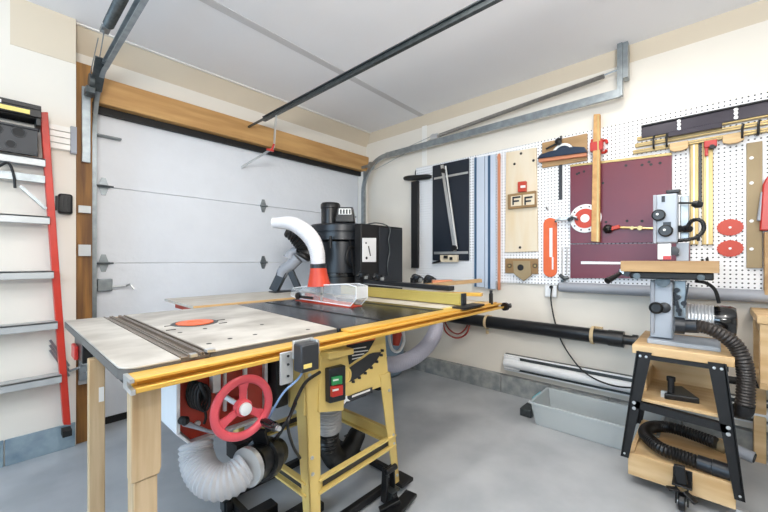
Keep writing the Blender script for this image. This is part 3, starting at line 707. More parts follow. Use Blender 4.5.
m = MB(); m.box(gx-.02, gx+.02, 1.50, 1.95, ZT+.001, ZT+.016); m.prism([(gx-.004, 1.58, ZT+.016), (gx-.004, 1.95, ZT+.016), (gx-.004, 1.93, ZT+.055), (gx-.004, 1.8, ZT+.035)], (.008, 0, 0)); obj('splitter_base', m, 'orange', bg)
m = MB(); m.cyl((gx-.056, 1.95, ZT+.03), (gx-.036, 1.95, ZT+.03), .022, n=18); m.box(gx-.05, gx-.043, 1.80, 1.95, ZT+.02, ZT+.034); obj('pivot_knob', m, 'black_plastic', bg)
m = MB(); m.box(gx-.05, gx-.044, 1.60, 1.94, ZT+.055, ZT+.062); m.box(gx-.05, gx-.044, 1.70, 1.715, ZT+.02, ZT+.1); obj('guard_strut', m, 'alu', bg)
gh = thing('guard_hose', (gx, 1.82, 1.0), 'smooth white hose arching over the blade guard with a red boot', 'hose')
D0 = 2.17
m = MB(); c0_, c1_ = ad(313.5, 286, D0), ad(317.5, 262, D0)
m.tube([ad(319, 286, D0), ad(318.5, 274, D0), ad(318.5, 264, D0)], [.070, .054, .046], 26, sub=4); bt = obj('boot', m, 'orange_red', gh); bt['label'] = 'red rubber boot'
m = MB(); m.cyl(ad(318.4, 268, D0), ad(318.4, 264, D0), .050, n=26); obj('boot_clamp', m, 'charcoal', gh)
m = MB(); m.sharp = 14
m.tube([ad(318.3, 264, D0), ad(317, 252, D0), ad(313, 241, D0), ad(304, 230.5, D0+.02), ad(291, 223.5, D0+.05), ad(274, 223, D0+.09)], [.043, .046, .049, .049, .044, .032], 40, sub=10, rib=.014, pitch=.013); obj('hose', m, 'white_hose', gh)
m = MB(); m.lathe(ad(274.5, 223, D0+.09), [(.033, 0), (.033, .012), (.026, .014), (.0, .014)], 24, axis=(-.7, .7, 0)); obj('hose_end', m, 'white_plastic', gh)
# overarm duct behind the guard: black corrugated elbow, grey fitting, dark post
oa = thing('overarm_duct', (1.55, 2.75, .9), 'black corrugated duct with a grey elbow, behind the white guard hose', 'duct')
De = 2.88
m = MB(); m.sharp = 14; m.tube([ad(287, 231, De), ad(298, 238, De), ad(306, 250, De-.02), ad(302, 258, De-.03)], [.045, .066, .07, .06], 32, sub=7, rib=.08, pitch=.03); obj('corrugated_elbow', m, 'black_plastic', oa)
m = MB(); m.tube([ad(298, 258, De), ad(292, 264, De), ad(284, 270, De), ad(281, 276, De)], [.046, .048, .048, .044], 22, sub=5); obj('grey_elbow', m, 'pipe_grey', oa)
m = MB(); m.tube([ad(298, 250, De), ad(292, 252, De), ad(289, 258, De)], [.03, .03, .05], 16); obj('connector', m, 'pipe_grey', oa)
m = MB(); p = ad(285, 268, De); q = ad(274, 290.5, De); m.beam(p, q, .07, .07); m.beam(ad(290, 270, De), ad(299, 290, De), .04, .05); obj('support_post', m, 'charcoal', oa, .004)
m = MB(); q = ad(283, 290, De); m.box(q.x-.10, q.x+.10, q.y-.05, q.y+.05, .8825, .893); obj('foot_plate', m, 'charcoal', oa, .004)

# ================================================================== dust collector
dcx, dcy = 2.17, 2.52
du = thing('dust_collector', (dcx, dcy, 0), 'tall dark dust collector with a motor on top, behind the saw', 'dust collector')
m = MB(); m.lathe((dcx, dcy, 0), [(.235, 1.01), (.235, 1.30), (.215, 1.31)]); obj('drum', m, 'charcoal', du)
m = MB(); m.lathe((dcx, dcy, 0), [(.21, .99), (.245, .995), (.245, 1.025), (.235, 1.03)]); obj('clamp_band', m, 'black_gloss', du)
m = MB(); m.lathe((dcx, dcy, 0), [(.285, 1.31), (.30, 1.315), (.30, 1.375), (.292, 1.38), (.292, 1.385), (.30, 1.39), (.30, 1.44), (.285, 1.455), (0, 1.46)]); obj('fan_housing', m, 'charcoal', du)
m = MB(); m.lathe((dcx, dcy, 0), [(.24, .50), (.225, .80), (.225, .99), (.0, .991)]); obj('lower_drum', m, 'black_plastic', du)
m = MB(); m.lathe((dcx, dcy, 0), [(.20, .03), (.20, .48), (.24, .50)]); obj('collection_bin', m, 'charcoal', du)
mc = ad(330.5, 222, 3.3); m = MB(); m.lathe((mc.x, mc.y, 1.46), [(.085, 0), (.085, .15), (.09, .155), (.09, .19), (.08, .205), (.03, .21), (0, .21)]); mo = obj('motor', m, 'black_plastic', du)
ca, cb_ = ad(335, 220, 3.06), ad(353, 220, 3.06)
d_ = V((RT[0], RT[1], 0)); f_ = V((FW[0], FW[1], 0))
m = MB(); m.prism([ad(335, 222, 3.05), ad(354.5, 222, 3.05), ad(352.5, 207, 3.05), ad(337.5, 207, 3.05)], f_*.13); mo2 = obj('control_box', m, 'black_plastic', du, .006)
m = MB(); m.prism([ad(338.5, 214.5, 3.047), ad(351.5, 214.5, 3.047), ad(351, 208.5, 3.047), ad(339, 208.5, 3.047)], -f_*.002); lb = obj('specification_label', m, 'label_white', mo2)
m = MB()
for k in range(4): m.prism([ad(340+k*3, 213.8, 3.043), ad(341.6+k*3, 213.8, 3.043), ad(341.6+k*3, 209.5, 3.043), ad(340+k*3, 209.5, 3.043)], -f_*.001)
each('label_print', m, 'charcoal', lb)
m = MB(); m.cyl(ad(330.5, 248, 2.96), ad(330.5, 236, 2.96), .012, n=10); obj('sight_slot', m, 'black_matte', du)
m = MB(); m.ring(ad(352, 257, 3.0), .085, .012, axis=(.3, -1, 0), n=30, m=8); m.beam(ad(350, 240, 2.98), ad(354, 275, 2.98), .012, .012); obj('hose_ring', m, 'black_matte', du)
# filter box on translucent barrel
fb = thing('filter_box', (2.27, 2.16, 0), 'large black box with a white outlet plate beside the dust collector', 'filter box')
fxa, fxb = ay(361, 250, 2.12).x, ay(402.5, 250, 2.12).x
obj('body', MB().box(fxa, fxb, 2.12, 2.20, .82, ay(361, 223.3, 2.12).z), 'black_matte', fb, .006)
obj('side_panel', MB().box(fxa+.21, fxb-.01, 2.112, 2.1195, .84, ay(361, 223.3, 2.12).z-.02), 'charcoal', fb, .003)
for x in (fxa+.02, fxa+.22): obj('support_post', MB().box(x, x+.05, 2.13, 2.19, 0, .82), 'black_matte', fb)
m = MB(); 
q = [ay(362, 262, 2.1185), ay(375.5, 262, 2.1185), ay(375.5, 238, 2.1185), ay(362, 238, 2.1185)]
m.prism(q, (0, -.01, 0)); op_ = obj('outlet_plate', m, 'white_plastic', fb, .003)
m = MB(); m.lathe(ay(366.5, 258, 2.108), [(.012, 0), (.012, .002), (0, .002)], 14, axis=(0, -1, 0)); m.beam(ay(370.5, 256, 2.107), ay(368.5, 246, 2.107), .010, .003); m.lathe(ay(366, 243, 2.108), [(.008, 0), (.008, .002), (0, .002)], 14, axis=(0, -1, 0)); obj('socket_marks', m, 'dark_grey', op_)
m = MB(); zt_ = ay(361, 223.3, 2.12).z; m.tube([(fxa+.12, 2.18, zt_+.004), (fxa+.2, 2.15, zt_+.02), (fxa+.3, 2.13, zt_+.012), (fxa+.345, 2.105, zt_-.03), (fxa+.32, 2.104, zt_-.13), (fxa+.34, 2.104, zt_-.22), (fxa+.31, 2.104, zt_-.34), (fxa+.32, 2.104, zt_-.44)], .005, 8); obj('cord', m, 'galv_dark', fb)
br_ = thing('plastic_barrel', (2.64, 2.46, 0), 'blue-grey translucent barrel standing on the floor under the black box', 'barrel')
m = MB(); m.lathe((2.64, 2.46, 0), [(.19, .0), (.22, .03), (.235, .35), (.225, .66), (.21, .70)]); obj('barrel_body', m, 'drum_blue', br_)
m = MB(); m.lathe((2.64, 2.46, 0), [(.235, .70), (.24, .705), (.24, .755), (0, .757)]); obj('barrel_lid', m, 'black_matte', br_)

# clutter along the back of the saw
def clutter(name, u, v, dep, label, k):
    c = ad(u, v, dep); t = thing(name, c, label, 'clamp', None)
    m = MB(); m.box(c.x-.05, c.x+.05, c.y-.02, c.y+.02, c.z-.03, c.z+.0); m.tube([c+V((-.06, 0, .0)), c+V((-.02, 0, .03)), c+V((.06, 0, .01))], .012, 10); obj('clamp_body', m, 'black_plastic', t, .004)
    m = MB(); m.lathe(c+V((-.03, -.02, 0)), [(.02, 0), (.024, .01), (.02, .03), (0, .03)], 10, axis=(0, -.3, 1)); m.lathe(c+V((.045, -.01, -.01)), [(.018, 0), (.022, .012), (.015, .026), (0, .026)], 10, axis=(0, -.3, 1)); obj('knob', m, 'charcoal', t)
    m = MB(); m.box(c.x+.0, c.x+.03, c.y-.04, c.y-.021, c.z-.02, c.z+.005); obj('steel_plate', m, 'alu', t, .002)
    return t
clutter('hold_down_clamp', 362, 276.5, 2.95, 'black clamp with knobs in front of the white outlet plate', 0)
clutter('hold_down_clamp', 378, 278, 2.9, 'black clamp with a steel plate on the rear bar under the black box', 1)
clutter('hold_down_clamp', 416, 279, 2.8, 'black knobbed clamp right of the black box at the rear of the saw', 1)
clutter('hold_down_clamp', 429, 280, 2.75, 'black clamp nearest the plank resting on the rear rail', 1)
# black straight bar and plank at the back right
bb = thing('track_saw_rail', ad(410, 288, 2.75), 'dark straight bar lying behind the gold rip fence', 'rail')
m = MB(); m.beam(ad(362, 281, 3.0), ad(452, 288.5, 2.38), .06, .030); obj('bar', m, 'charcoal', bb, .003)
m = MB(); m.beam(ad(362, 283.2, 3.0), ad(452, 291.5, 2.38), .05, .006); obj('bar_lower_edge', m, 'alu', bb)
sp = thing('support_strip', ad(440, 293, 2.4), 'pale wooden cross rail behind the gold fence at the right end of the saw', 'strip')
m = MB(); m.beam(ad(425, 293, 2.45), ad(482, 294.5, 2.25), .04, .022); obj('strip', m, 'rail_gold', sp, .002)
m = MB(); m.beam(ad(424, 285.5, 2.62), ad(481, 280.5, 2.60), .07, .025); tag(obj('wood_plank', m, 'oak_brown', None, .002), 'short reddish plank resting across the rear of the saw', 'plank')
m = MB(); m.beam(ad(432, 281.5, 2.66), ad(452, 281, 2.66), .05, .02); tag(obj('wood_offcut', m, 'rust_orange', None, .002), 'small reddish offcut lying on the short plank', 'offcut')
for nm in (): pass

# lilac hose sweeping to the floor
m = MB(); m.sharp = 14
m.tube([ad(434, 318, 3.15), ad(436, 328, 3.13), ad(430, 342, 3.05), ad(417, 355, 2.95), ad(400, 363, 2.85), ad(384, 365, 2.75), ad(360, 362, 2.65), ad(335, 352, 2.6)], .063, 36, sub=9, rib=.025, pitch=.018)
lh = tag(obj('dust_hose', m, 'lilac_hose'), 'pale lilac flexible hose sweeping behind the saw towards the black tube', 'hose')
# white/red device seen behind the cabinet right edge
dv = thing('plug_lead', ay(397, 330, 1.5), 'white cord and red plug hanging right of the yellow cabinet', 'cord')
c = ad(396, 336, 2.1)
m = MB(); m.tube([ad(392, 322, 2.1), ad(389, 335, 2.1), ad(392, 349, 2.1), ad(399, 351, 2.1), ad(404, 341, 2.1), ad(402, 328, 2.1), ad(399, 322, 2.1)], .009, 8); obj('white_loop', m, 'white_plastic', dv)
m = MB(); m.tube([ad(396, 322, 2.12), ad(397, 334, 2.12), ad(396, 345, 2.12)], [.02, .03, .02], 12); obj('red_plug', m, 'red_paint', dv)

# ================================================================== RIGHT WALL
PB = 2.975
pb = struct('trim_9', MB().box(PB, PB+.006, -1.2, 2.27, .945, 2.10), 'pegboard')
struct('trim_10', MB().box(PB+.006, XW, -1.2, 2.26, .96, 1.0), 'white_trim'); struct('trim_11', MB().box(PB+.006, XW, -1.2, 2.26, 2.04, 2.08), 'white_trim')
XP = PB-.001
def wpoly(pix, x=XP, th=.02):
    m = MB(); m.prism([ax(u, v, x) for u, v in pix], (-th, 0, 0)); return m
def wrect(u0, v0, u1, v1, x=XP, th=.02, skew=0):
    """box on the wall: left/right pixel columns, top/bottom pixel rows at the middle"""
    um = (u0+u1)/2; a = ax(u0, v0, x-th); b2 = ax(u1, v0, x-th); zt = ax(um, v0, x-th).z; zb = ax(um, v1, x-th).z
    return MB().box(x-th, x, b2.y, a.y, zb, zt)
def wdisc(m, u, v, r, x, th, n=14):
    m.lathe(ax(u, v, x), [(r, 0), (r, th), (0, th)], n, axis=(-1, 0, 0)); return m

# roller stand / T-shaped stand hung at far left
t = thing('roller_stand', ax(415, 270, 2.93), 'black T-shaped stand hanging between the black box and the navy board', 'stand')
obj('post', wrect(411, 181, 417.5, 268, 2.955, .03), 'black_matte', t, .003)
m = MB(); a, b2 = ax(403.5, 178.5, 2.93), ax(431.5, 176.5, 2.93); m.tube([a, a.lerp(b2, .06), a.lerp(b2, .2), a.lerp(b2, .8), a.lerp(b2, .94), b2], [.010, .022, .028, .028, .022, .010], 16, False); m.sharp = 40; obj('padded_head', m, 'black_plastic', t, .01)
m = MB(); m.tube([ax(415.5, 176, 2.965), ax(415.5, 172, 2.97), ax(417, 169, 2.99)], .006, 8); obj('hook', m, 'galv_dark', t)
# navy board with aluminium bars
t = thing('crosscut_sled', ax(451, 262, 2.96), 'navy panel with two white cross bars and a slanted aluminium guide', 'sled')
obj('panel', wrect(432.5, 162, 468.5, 260.5, XP, .02), 'navy_board', t, .002)
m = wrect(434, 174.5, 468, 176.5, XP-.021, .004); m2 = wrect(434, 251.5, 468, 254, XP-.021, .004); m._add(m2.v, m2.f); each('cross_bar', m, 'alu', t)
m = MB(); m.beam(ax(442, 165, 2.935), ax(455, 251, 2.935), .03, .012, ref=(1, 0, 0)); g = obj('guide_bar', m, 'alu', t, .002)
m = MB(); m.beam(ax(445.5, 166, 2.925), ax(457, 249, 2.925), .012, .01, ref=(1, 0, 0)); obj('guide_slot', m, 'label_white', g)
m = MB(); wdisc(m, 444, 171, .022, 2.926, .03); wdisc(m, 455, 248, .026, 2.926, .03); obj('guide_knob', m, 'black_plastic', g)
m = wrect(440, 255, 457, 262, 2.945, .03); wdisc(m, 443, 259, .006, 2.914, .004); obj('stop_block', m, 'ply_pale', t, .002)
m = wrect(443.5, 255.5, 447, 258.5, 2.913, .012); m2 = wrect(449.5, 257, 452, 260, 2.913, .008); m._add(m2.v, m2.f); m.beam(ax(433, 263, 2.93), ax(441, 261, 2.92), .02, .02); each('toggle', m, 'black_plastic', t)
# guide rails hanging vertically
def vrail(u0, u1, vt, vb, label, mt, stripes, th=.018):
    t = thing('guide_rail', ax((u0+u1)/2, vb, XP), label, 'guide rail', None)
    obj('rail_body', wrect(u0, vt, u1, vb, XP, th), mt, t, .001)
    for a, b2, c in stripes:
        obj('rail_stripe', wrect(a, vt+.3, b2, vb-.3, XP-th-.0003, .004), c, t)
    return t
vrail(474, 484.3, 157, 287, 'pale blue guide rail with a dark stripe, the one nearer the navy board', 'rail_lightblue', [(474.4, 476.4, 'rail_blue')])
vrail(485, 495.5, 155, 289, 'pale blue guide rail with a dark stripe, the one nearer the orange-brown rod', 'rail_lightblue', [(487.8, 490.2, 'rail_blue')])
m = MB(); m.tube([ax(499, 154, 2.955), ax(499, 290, 2.955)], .0125, 10, False); m.box(2.945, XP, WORLD['guide_rail'].y*0+ax(499, 200, 2.96).y-.01, ax(499, 200, 2.96).y+.01, 2.02, 2.04)
tag(obj('copper_rod', m, 'rust_orange'), 'orange-brown rod hanging right of the pale blue guide rails', 'rod')
# plywood panel with holes
t = thing('plywood_panel', ax(522, 252, XP), 'pale plywood panel with drilled holes hanging left of the mitre gauge', 'panel')
obj('panel', wpoly([(506, 252.5), (538.5, 251.5), (537, 148), (507, 153)], XP, .02), 'ply_pale', t, .002)
m = MB()
for u, v in ((514.5, 164), (521, 153.5), (533.5, 160.5), (520, 247.5)): wdisc(m, u, v, .011, XP-.0205, .0008)
each('drilled_hole', m, 'black_matte', t)
t = thing('router_jig', ax(523, 208, 2.94), 'framed jig with two F-shaped black shapes on the plywood panel', 'jig')
obj('frame', wpoly([(509, 209.5), (537, 207), (536.5, 191), (509, 195)], XP-.022, .03), 'brown_jig', t, .003)
m = wpoly([(511, 206.5), (521.5, 205.5), (521.5, 195.2), (511, 196.5)], XP-.0525, .003); m2 = wpoly([(523, 205.4), (534.5, 204.3), (534.5, 193.6), (523, 195)], XP-.0525, .003); m._add(m2.v, m2.f); obj('clear_window', m, 'ply_pale', t)
m = MB()
for u in (512.5, 524.5):
    for q in ([(u, 205), (u+1.4, 205), (u+1.4, 196.8), (u, 197)], [(u+1.4, 198.6), (u+8, 197.7), (u+8, 196), (u+1.4, 196.8)], [(u+1.4, 202.2), (u+6.6, 201.6), (u+6.6, 200), (u+1.4, 200.5)]):
        k = wpoly(q, XP-.056, .004); m._add(k.v, k.f)
obj('letter_f_bars', m, 'charcoal', t)
t = thing('push_block', ax(523, 192, 2.93), 'small red square block standing on the framed jig', 'block')
obj('block', wpoly([(519, 192.5), (527, 192), (527, 181.5), (519, 182.5)], XP-.022, .03), 'red_paint', t, .003)
obj('block_label', wpoly([(520.5, 188), (525.5, 187.6), (525.5, 185.2), (520.5, 185.6)], XP-.053, .001), 'label_white', t)
# brown jig below
t = thing('corner_jig', ax(522, 278, 2.95), 'brown wooden jig with a centre hole below the plywood panel', 'jig')
obj('body', wpoly([(506, 273), (538.5, 274), (538.5, 258.7), (506, 258.5)], XP, .02), 'brown_jig', t, .002)
obj('pointed_block', wpoly([(514.5, 274), (524, 281), (532, 275), (530.5, 261), (513.5, 261)], XP-.021, .014), 'taupe_board', t, .002)
m = MB(); wdisc(m, 520.5, 267.5, .026, XP-.0355, .001, 20); wdisc(m, 513.5, 277, .004, XP-.0355, .001); obj('centre_hole', m, 'black_matte', t)
for u in (509.5, 535):
    m = MB(); wdisc(m, u, 265.8, .018, XP-.021, .003, 16); k = obj('brass_knob', m, 'black_matte', t); m = MB(); wdisc(m, u, 265.8, .010, XP-.0245, .004, 14); obj('brass_cap', m, 'gold_alu', k)
# orange push stick
ob = thing('push_stick', ax(550.5, 277, XP), 'flat orange rounded stick with a white slot beside the maroon boards', 'push stick')
pts = []
yc = ax(550.5, 247, XP); rw = (ax(544, 247, XP)-ax(557.3, 247, XP)).length/2; zt = ax(550.5, 218, XP).z-rw; zb = ax(550.5, 277, XP).z+rw
for k in range(13): a = PI*k/12; pts.append(V((XP, yc.y+rw*math.cos(a), zt+rw*math.sin(a))))
for k in range(13): a = PI+PI*k/12; pts.append(V((XP, yc.y+rw*math.cos(a), zb+rw*math.sin(a))))
m = MB(); m.prism(pts, (-.015, 0, 0)); obj('blade', m, 'orange', ob, .002)
obj('slot', wrect(549.4, 228, 552.4, 257, XP-.0152, .001), 'white_plastic', ob); obj('slot', wrect(551.8, 257, 553.4, 269.5, XP-.0152, .001), 'white_plastic', ob)
# mitre gauge on a wooden block
t = thing('mitre_gauge', ax(563, 200, 2.93), 'blue-black mitre gauge with its long bar hanging, on a wooden block', 'mitre gauge')
obj('backing_block', wrect(542, 138, 587, 164, XP, .02), 'oak_brown', t, .002)
obj('fence_strip', wpoly([(540, 163), (587.5, 157), (587.5, 153.5), (540, 159.5)], XP-.021, .035), 'rust_orange', t, .002)
obj('fence', wpoly([(539, 160), (588, 153.5), (586, 148.5), (575, 148), (552, 152.5), (542, 156)], XP-.021, .05), 'blue_steel', t, .003)
m = MB(); cc_ = ax(563, 154, XP-.03); m.ring(cc_, .085, .009, axis=(1, 0, 0), n=30, m=8, a0=0, a1=2*PI, sq=(1, 1)); 
pr = [V((XP-.022, cc_.y+.085*math.cos(PI*k/14), cc_.z-.005+.085*math.sin(PI*k/14))) for k in range(15)]
m = MB(); m.prism(pr, (-.014, 0, 0)); obj('protractor_head', m, 'blue_steel', t, .001)
pr2 = [V((XP-.0365, cc_.y+.08*math.cos(PI*k/14), cc_.z+.08*math.sin(PI*k/14))) for k in range(15)]+[V((XP-.0365, cc_.y+.062*math.cos(PI*k/14), cc_.z+.062*math.sin(PI*k/14))) for k in range(14, -1, -1)]
m = MB(); m.prism(pr2, (-.002, 0, 0)); obj('angle_scale', m, 'label_white', t)
m = MB(); m.lathe(ax(559.5, 143, XP-.03), [(.018, 0), (.024, .01), (.024, .04), (.01, .05), (0, .05)], 16, axis=(-1, 0, .2)); m.cyl(ax(561, 142, XP-.04), ax(561, 136, XP-.04), .008, n=10); m.beam(ax(546, 149, XP-.05), ax(558, 143, XP-.05), .012, .012); obj('knob', m, 'black_plastic', t)
obj('slide_bar', wrect(558.8, 158, 562, 199.5, XP-.003, .012), 'dark_grey', t, .001)
# maroon boards with gold track edging
t = thing('maroon_board', ax(620, 242, XP), 'large maroon board with a gold top edge behind the bandsaw head', 'board')
ZL = lambda u, v: ax(u, v, XP)
obj('panel', wpoly([(571, 243.5), (672, 242.5), (672, 156), (571, 167.5)], XP, .02), 'maroon', t, .001)
obj('top_track', wpoly([(571, 167.5), (672, 155.9), (672, 153.4), (571, 165.5)], XP, .026), 'gold_alu', t)
m = MB()
for u, v in ((579, 173), (584, 171.5), (600, 167), (603, 183), (626, 165.5), (649, 162), (642, 165), (651, 164.5), (627, 221), (642, 221), (606, 222), (660, 163), (577, 174)): wdisc(m, u, v, .009, XP-.0203, .001, 10)
each('drilled_hole', m, 'black_matte', t)
t = thing('maroon_shelf_board', ax(620, 277, XP), 'narrower maroon board with a pale slot, below the large maroon board', 'board')
obj('panel', wpoly([(571, 278), (690, 278.5), (690, 243.3), (571, 244.3)], XP, .02), 'maroon', t, .001)
obj('slot_strip', wpoly([(581, 264), (622, 264.3), (622, 262), (581, 261.3)], XP-.0205, .002), 'white_plastic', t)
# router plate with ring
t = thing('ring_plate', ax(583, 232, 2.95), 'round white insert plate with a red centre, behind the gold-faced bar', 'insert plate')
c = ax(585.5, 218.5, XP-.021); m = MB(); m.lathe(c, [(.105, 0), (.105, .008), (.10, .010), (0, .010)], 40, axis=(-1, 0, 0)); obj('plate', m, 'white_plastic', t)
m = MB(); m.lathe(c+V((-.0105, 0, 0)), [(.072, 0), (.072, .004), (0, .004)], 40, axis=(-1, 0, 0)); obj('red_centre', m, 'orange_red', t)
m = MB(); m.lathe(c+V((-.0148, 0, 0)), [(.030, 0), (.030, .004), (0, .004)], 24, axis=(-1, 0, 0)); obj('centre_ring', m, 'white_plastic', t)
m = MB()
for k in range(10): a = 2*PI*k/10; m.lathe(c+V((-.0102, .088*math.cos(a), .088*math.sin(a))), [(.006, 0), (.006, .001), (0, .001)], 8, axis=(-1, 0, 0))
each('rim_hole', m, 'charcoal', t)
t = thing('quick_clamp', ax(566, 219, 2.95), 'silver and black toggle clamp left of the round white plate', 'clamp')
m = MB(); m.beam(ax(560, 219.5, 2.935), ax(571, 218, 2.935), .035, .02); m.tube([ax(556, 221, 2.93), ax(561, 218, 2.93)], .012, 8, False); m.tube([ax(571, 216, 2.93), ax(577, 217.5, 2.93)], .010, 8, False); obj('clamp_body', m, 'alu', t, .002)
m = MB(); wdisc(m, 570, 219.5, .016, 2.924, .012); m.beam(ax(555, 222, 2.93), ax(558.5, 219.6, 2.93), .018, .014); m.beam(ax(572, 217, 2.925), ax(578, 219.6, 2.925), .014, .012); each('handle', m, 'black_plastic', t)
# vertical gold-faced bar with red clamps
t = thing('bar_clamp', ax(597, 242, 2.93), 'long upright wooden bar with red clamp jaws crossing the maroon board', 'bar')
obj('bar', wpoly([(592, 241.5), (600.5, 242), (601, 115), (594.5, 115.5)], XP-.04, .03), 'pine_beam', t, .002)
obj('metal_edge', wpoly([(596.6, 241.8), (598.4, 241.9), (599, 115.2), (597.5, 115.3)], XP-.0705, .002), 'gold_alu', t)
m = wpoly([(592, 153), (603.5, 152), (603.5, 139.5), (592, 140.5)], XP-.001, .038); m.tube([ax(602, 141, 2.925), ax(606, 140.5, 2.90), ax(607, 143.5, 2.89)], .010, 8); m.tube([ax(602, 153, 2.925), ax(605.5, 152, 2.90), ax(606.5, 149.5, 2.89)], .010, 8)
m.box(2.903, 2.935, ax(596, 150, 2.92).y-.045, ax(596, 150, 2.92).y+.035, ax(596, 151, 2.92).z, ax(596, 142, 2.92).z)
obj('clamp_jaw', m, 'red_bright', t, .003)
t = thing('screw_clamp', ax(625, 228, 2.93), 'red-handled clamp with a brass rod lying across the maroon board', 'clamp')
m = MB(); m.tube([ax(604, 231, 2.93), ax(608, 229, 2.93), ax(612, 228.5, 2.93)], [.02, .034, .022], 12); obj('black_grip', m, 'black_plastic', t)
m = MB(); m.beam(ax(609, 229.5, 2.93), ax(620, 226.5, 2.93), .035, .025); obj('red_handle', m, 'red_paint', t, .004)
m = MB(); m.tube([ax(619, 227.5, 2.935), ax(653, 228.5, 2.935)], .008, 8, False); wdisc(m, 640, 228, .015, 2.93, .01); wdisc(m, 632, 228, .012, 2.93, .01); obj('brass_rod', m, 'gold_alu', t)
# key wrench left of maroon shelf
t = thing('hex_key', ax(564, 282, 2.95), 'thin steel key hanging between the orange stick and the maroon boards', 'wrench')
m = MB(); m.tube([ax(562, 277, 2.96), ax(562, 247, 2.96), ax(567, 247, 2.96), ax(566.5, 275, 2.96)], .004, 8, False); obj('shaft', m, 'alu_matte', t)
m = MB(); m.tube([ax(560, 275, 2.95), ax(564, 278, 2.94), ax(568.5, 277.5, 2.95)], .014, 10); wdisc(m, 563, 281, .012, 2.95, .02); obj('knob', m, 'galv_dark', t)
# long aubergine rail
def yz(u, v, x): return ax(u, v, x)
t = thing('long_fence_rail', ax(700, 130, 2.94), 'long aubergine metal fence hung along the top of the pegboard', 'fence')
m = MB(); zt = yz(642, 126, 2.93).z-.015; zb = yz(642, 138, 2.93).z-.012; yL = yz(641.5, 120, 2.93).y
m.box(2.93, 2.945, -1.0, yL, zb+.012, zt+.015); m.box(2.905, 2.945, yz(722, 130, 2.93).y, yz(668, 130, 2.93).y, zb-.02, zb+.0115)
obj('fence_face', m, 'aubergine', t, .002)
m = MB(); m.box(2.915, 2.929, -1.0, yL, zt+.008, zt+.016); obj('top_lip', m, 'black_matte', t)
for u in (679, 736):
    y = yz(u, 120, 2.93).y; m = MB()
    for z in (zb+.028, (zt+zb)/2+.014, zt-.003): m.lathe((2.9295, y, z), [(.010, 0), (.010, .006), (0, .008)], 12, axis=(-1, 0, 0))
    m.box(2.918, 2.9285, y-.005, y+.005, zb+.028, zt-.003)
    each('bolt_set', m, 'alu', t)
# gold aluminium extrusions stacked below/behind
zz = [yz(652, v, 2.94).z for v in (136, 142.5, 149)]
for i, z in enumerate(zz):
    yl_ = yz((637, 635, 633)[i], 140, 2.94).y
    t = thing('aluminium_extrusion', (2.95, 0, z), ('gold grooved extrusion under the long aubergine fence, topmost of three', 'gold grooved extrusion under the long aubergine fence, middle of three', 'gold grooved extrusion under the long aubergine fence, lowest of three')[i], 'extrusion')
    m = MB(); xb = 2.970-.002*i; m.box(xb-.03, xb, -1.0, yl_, z-.012, z+.012); obj('bar', m, 'gold_alu', t, .002)
    obj('groove', MB().box(xb-.0325, xb-.0305, -.99, yl_-.004, z-.003, z+.003), 'taupe_board', t)
# wooden saddles and black hooks
for u, v in ((679, 147), (733, 139)):
    c = yz(u, v-1, 2.93); t = MB(); t.prism([(2.912, c.y-.045, c.z+.022), (2.912, c.y+.045, c.z+.022), (2.912, c.y+.045, c.z-.022), (2.912, c.y+.02, c.z-.034), (2.912, c.y-.02, c.z-.034), (2.912, c.y-.045, c.z-.022)], (.022, 0, 0))
    tag(obj('wood_saddle', t, 'ply_edge', None, .002), 'yellow wooden saddle holding the rails, ' + ('the left one' if u < 700 else 'the right one'), 'bracket')
for i, (u, v) in enumerate(((654, 139), (667, 137), (742, 128), (758, 124))):
    c = yz(u, v, 2.93); m = MB(); m.tube([(2.97, c.y, c.z-.052), (2.925, c.y, c.z-.062), (2.905, c.y, c.z-.052), (2.90, c.y, c.z-.01), (2.90, c.y-.004, c.z+.015)], .006, 10)
    tag(obj('rail_hook', m, 'black_plastic'), ('black hook under the gold extrusions, leftmost of four', 'black hook under the gold extrusions, second from the left', 'black hook under the gold extrusions, third from the left', 'black hook under the gold extrusions, nearest the right edge')[i], 'hook')
# vertical gold rails right
def grail(u0, u1, label, mt='gold_alu'):
    t = thing('gold_rail', ax((u0+u1)/2, 245, XP), label, 'rail')
    obj('rail_body', wrect(u0, 141.5, u1, 244.5, XP, .022), mt, t, .0015)
    w_ = u1-u0
    obj('rail_groove', wrect(u0+w_*.40, 142, u0+w_*.58, 244, XP-.0222, .002), 'label_white', t)
    obj('rail_lip', wrect(u0+w_*.08, 142, u0+w_*.16, 244, XP-.0222, .004), 'taupe_board', t)
    return t
grail(689.5, 698.5, 'upright gold aluminium rail nearest the bandsaw head'); grail(702, 713, 'upright gold aluminium rail hanging under the red clamp')
m = wrect(699, 143, 701.5, 206, XP, .01); tag(obj('steel_strip', m, 'dark_grey'), 'narrow grey strip hanging between the two gold rails', 'strip')
t = thing('small_clamp', ax(711, 155, 2.92), 'small red clamp gripping the top of the right gold rail', 'clamp')
m = MB(); m.beam(ax(704, 145, 2.93), ax(717, 143, 2.93), .035, .04); m.beam(ax(706.5, 146, 2.93), ax(706.5, 156, 2.93), .014, .016); obj('clamp_head', m, 'red_bright', t, .003)
m = MB(); wdisc(m, 712, 147, .012, 2.92, .02); m.beam(ax(711, 148, 2.92), ax(716, 147, 2.92), .015, .012); obj('clamp_screw', m, 'black_matte', t)
# taupe board
t = thing('taupe_straightedge', ax(753, 268, XP), 'tall taupe board with white studs left of the red tool', 'board')
obj('panel', wrect(746.5, 142, 762.5, 268, XP, .02), 'taupe_board', t, .002)
m = MB()
for v in (158, 183, 221, 249): wdisc(m, 751.5, v, .009, XP-.0205, .003, 12)
each('screw_cap', m, 'white_plastic', t)
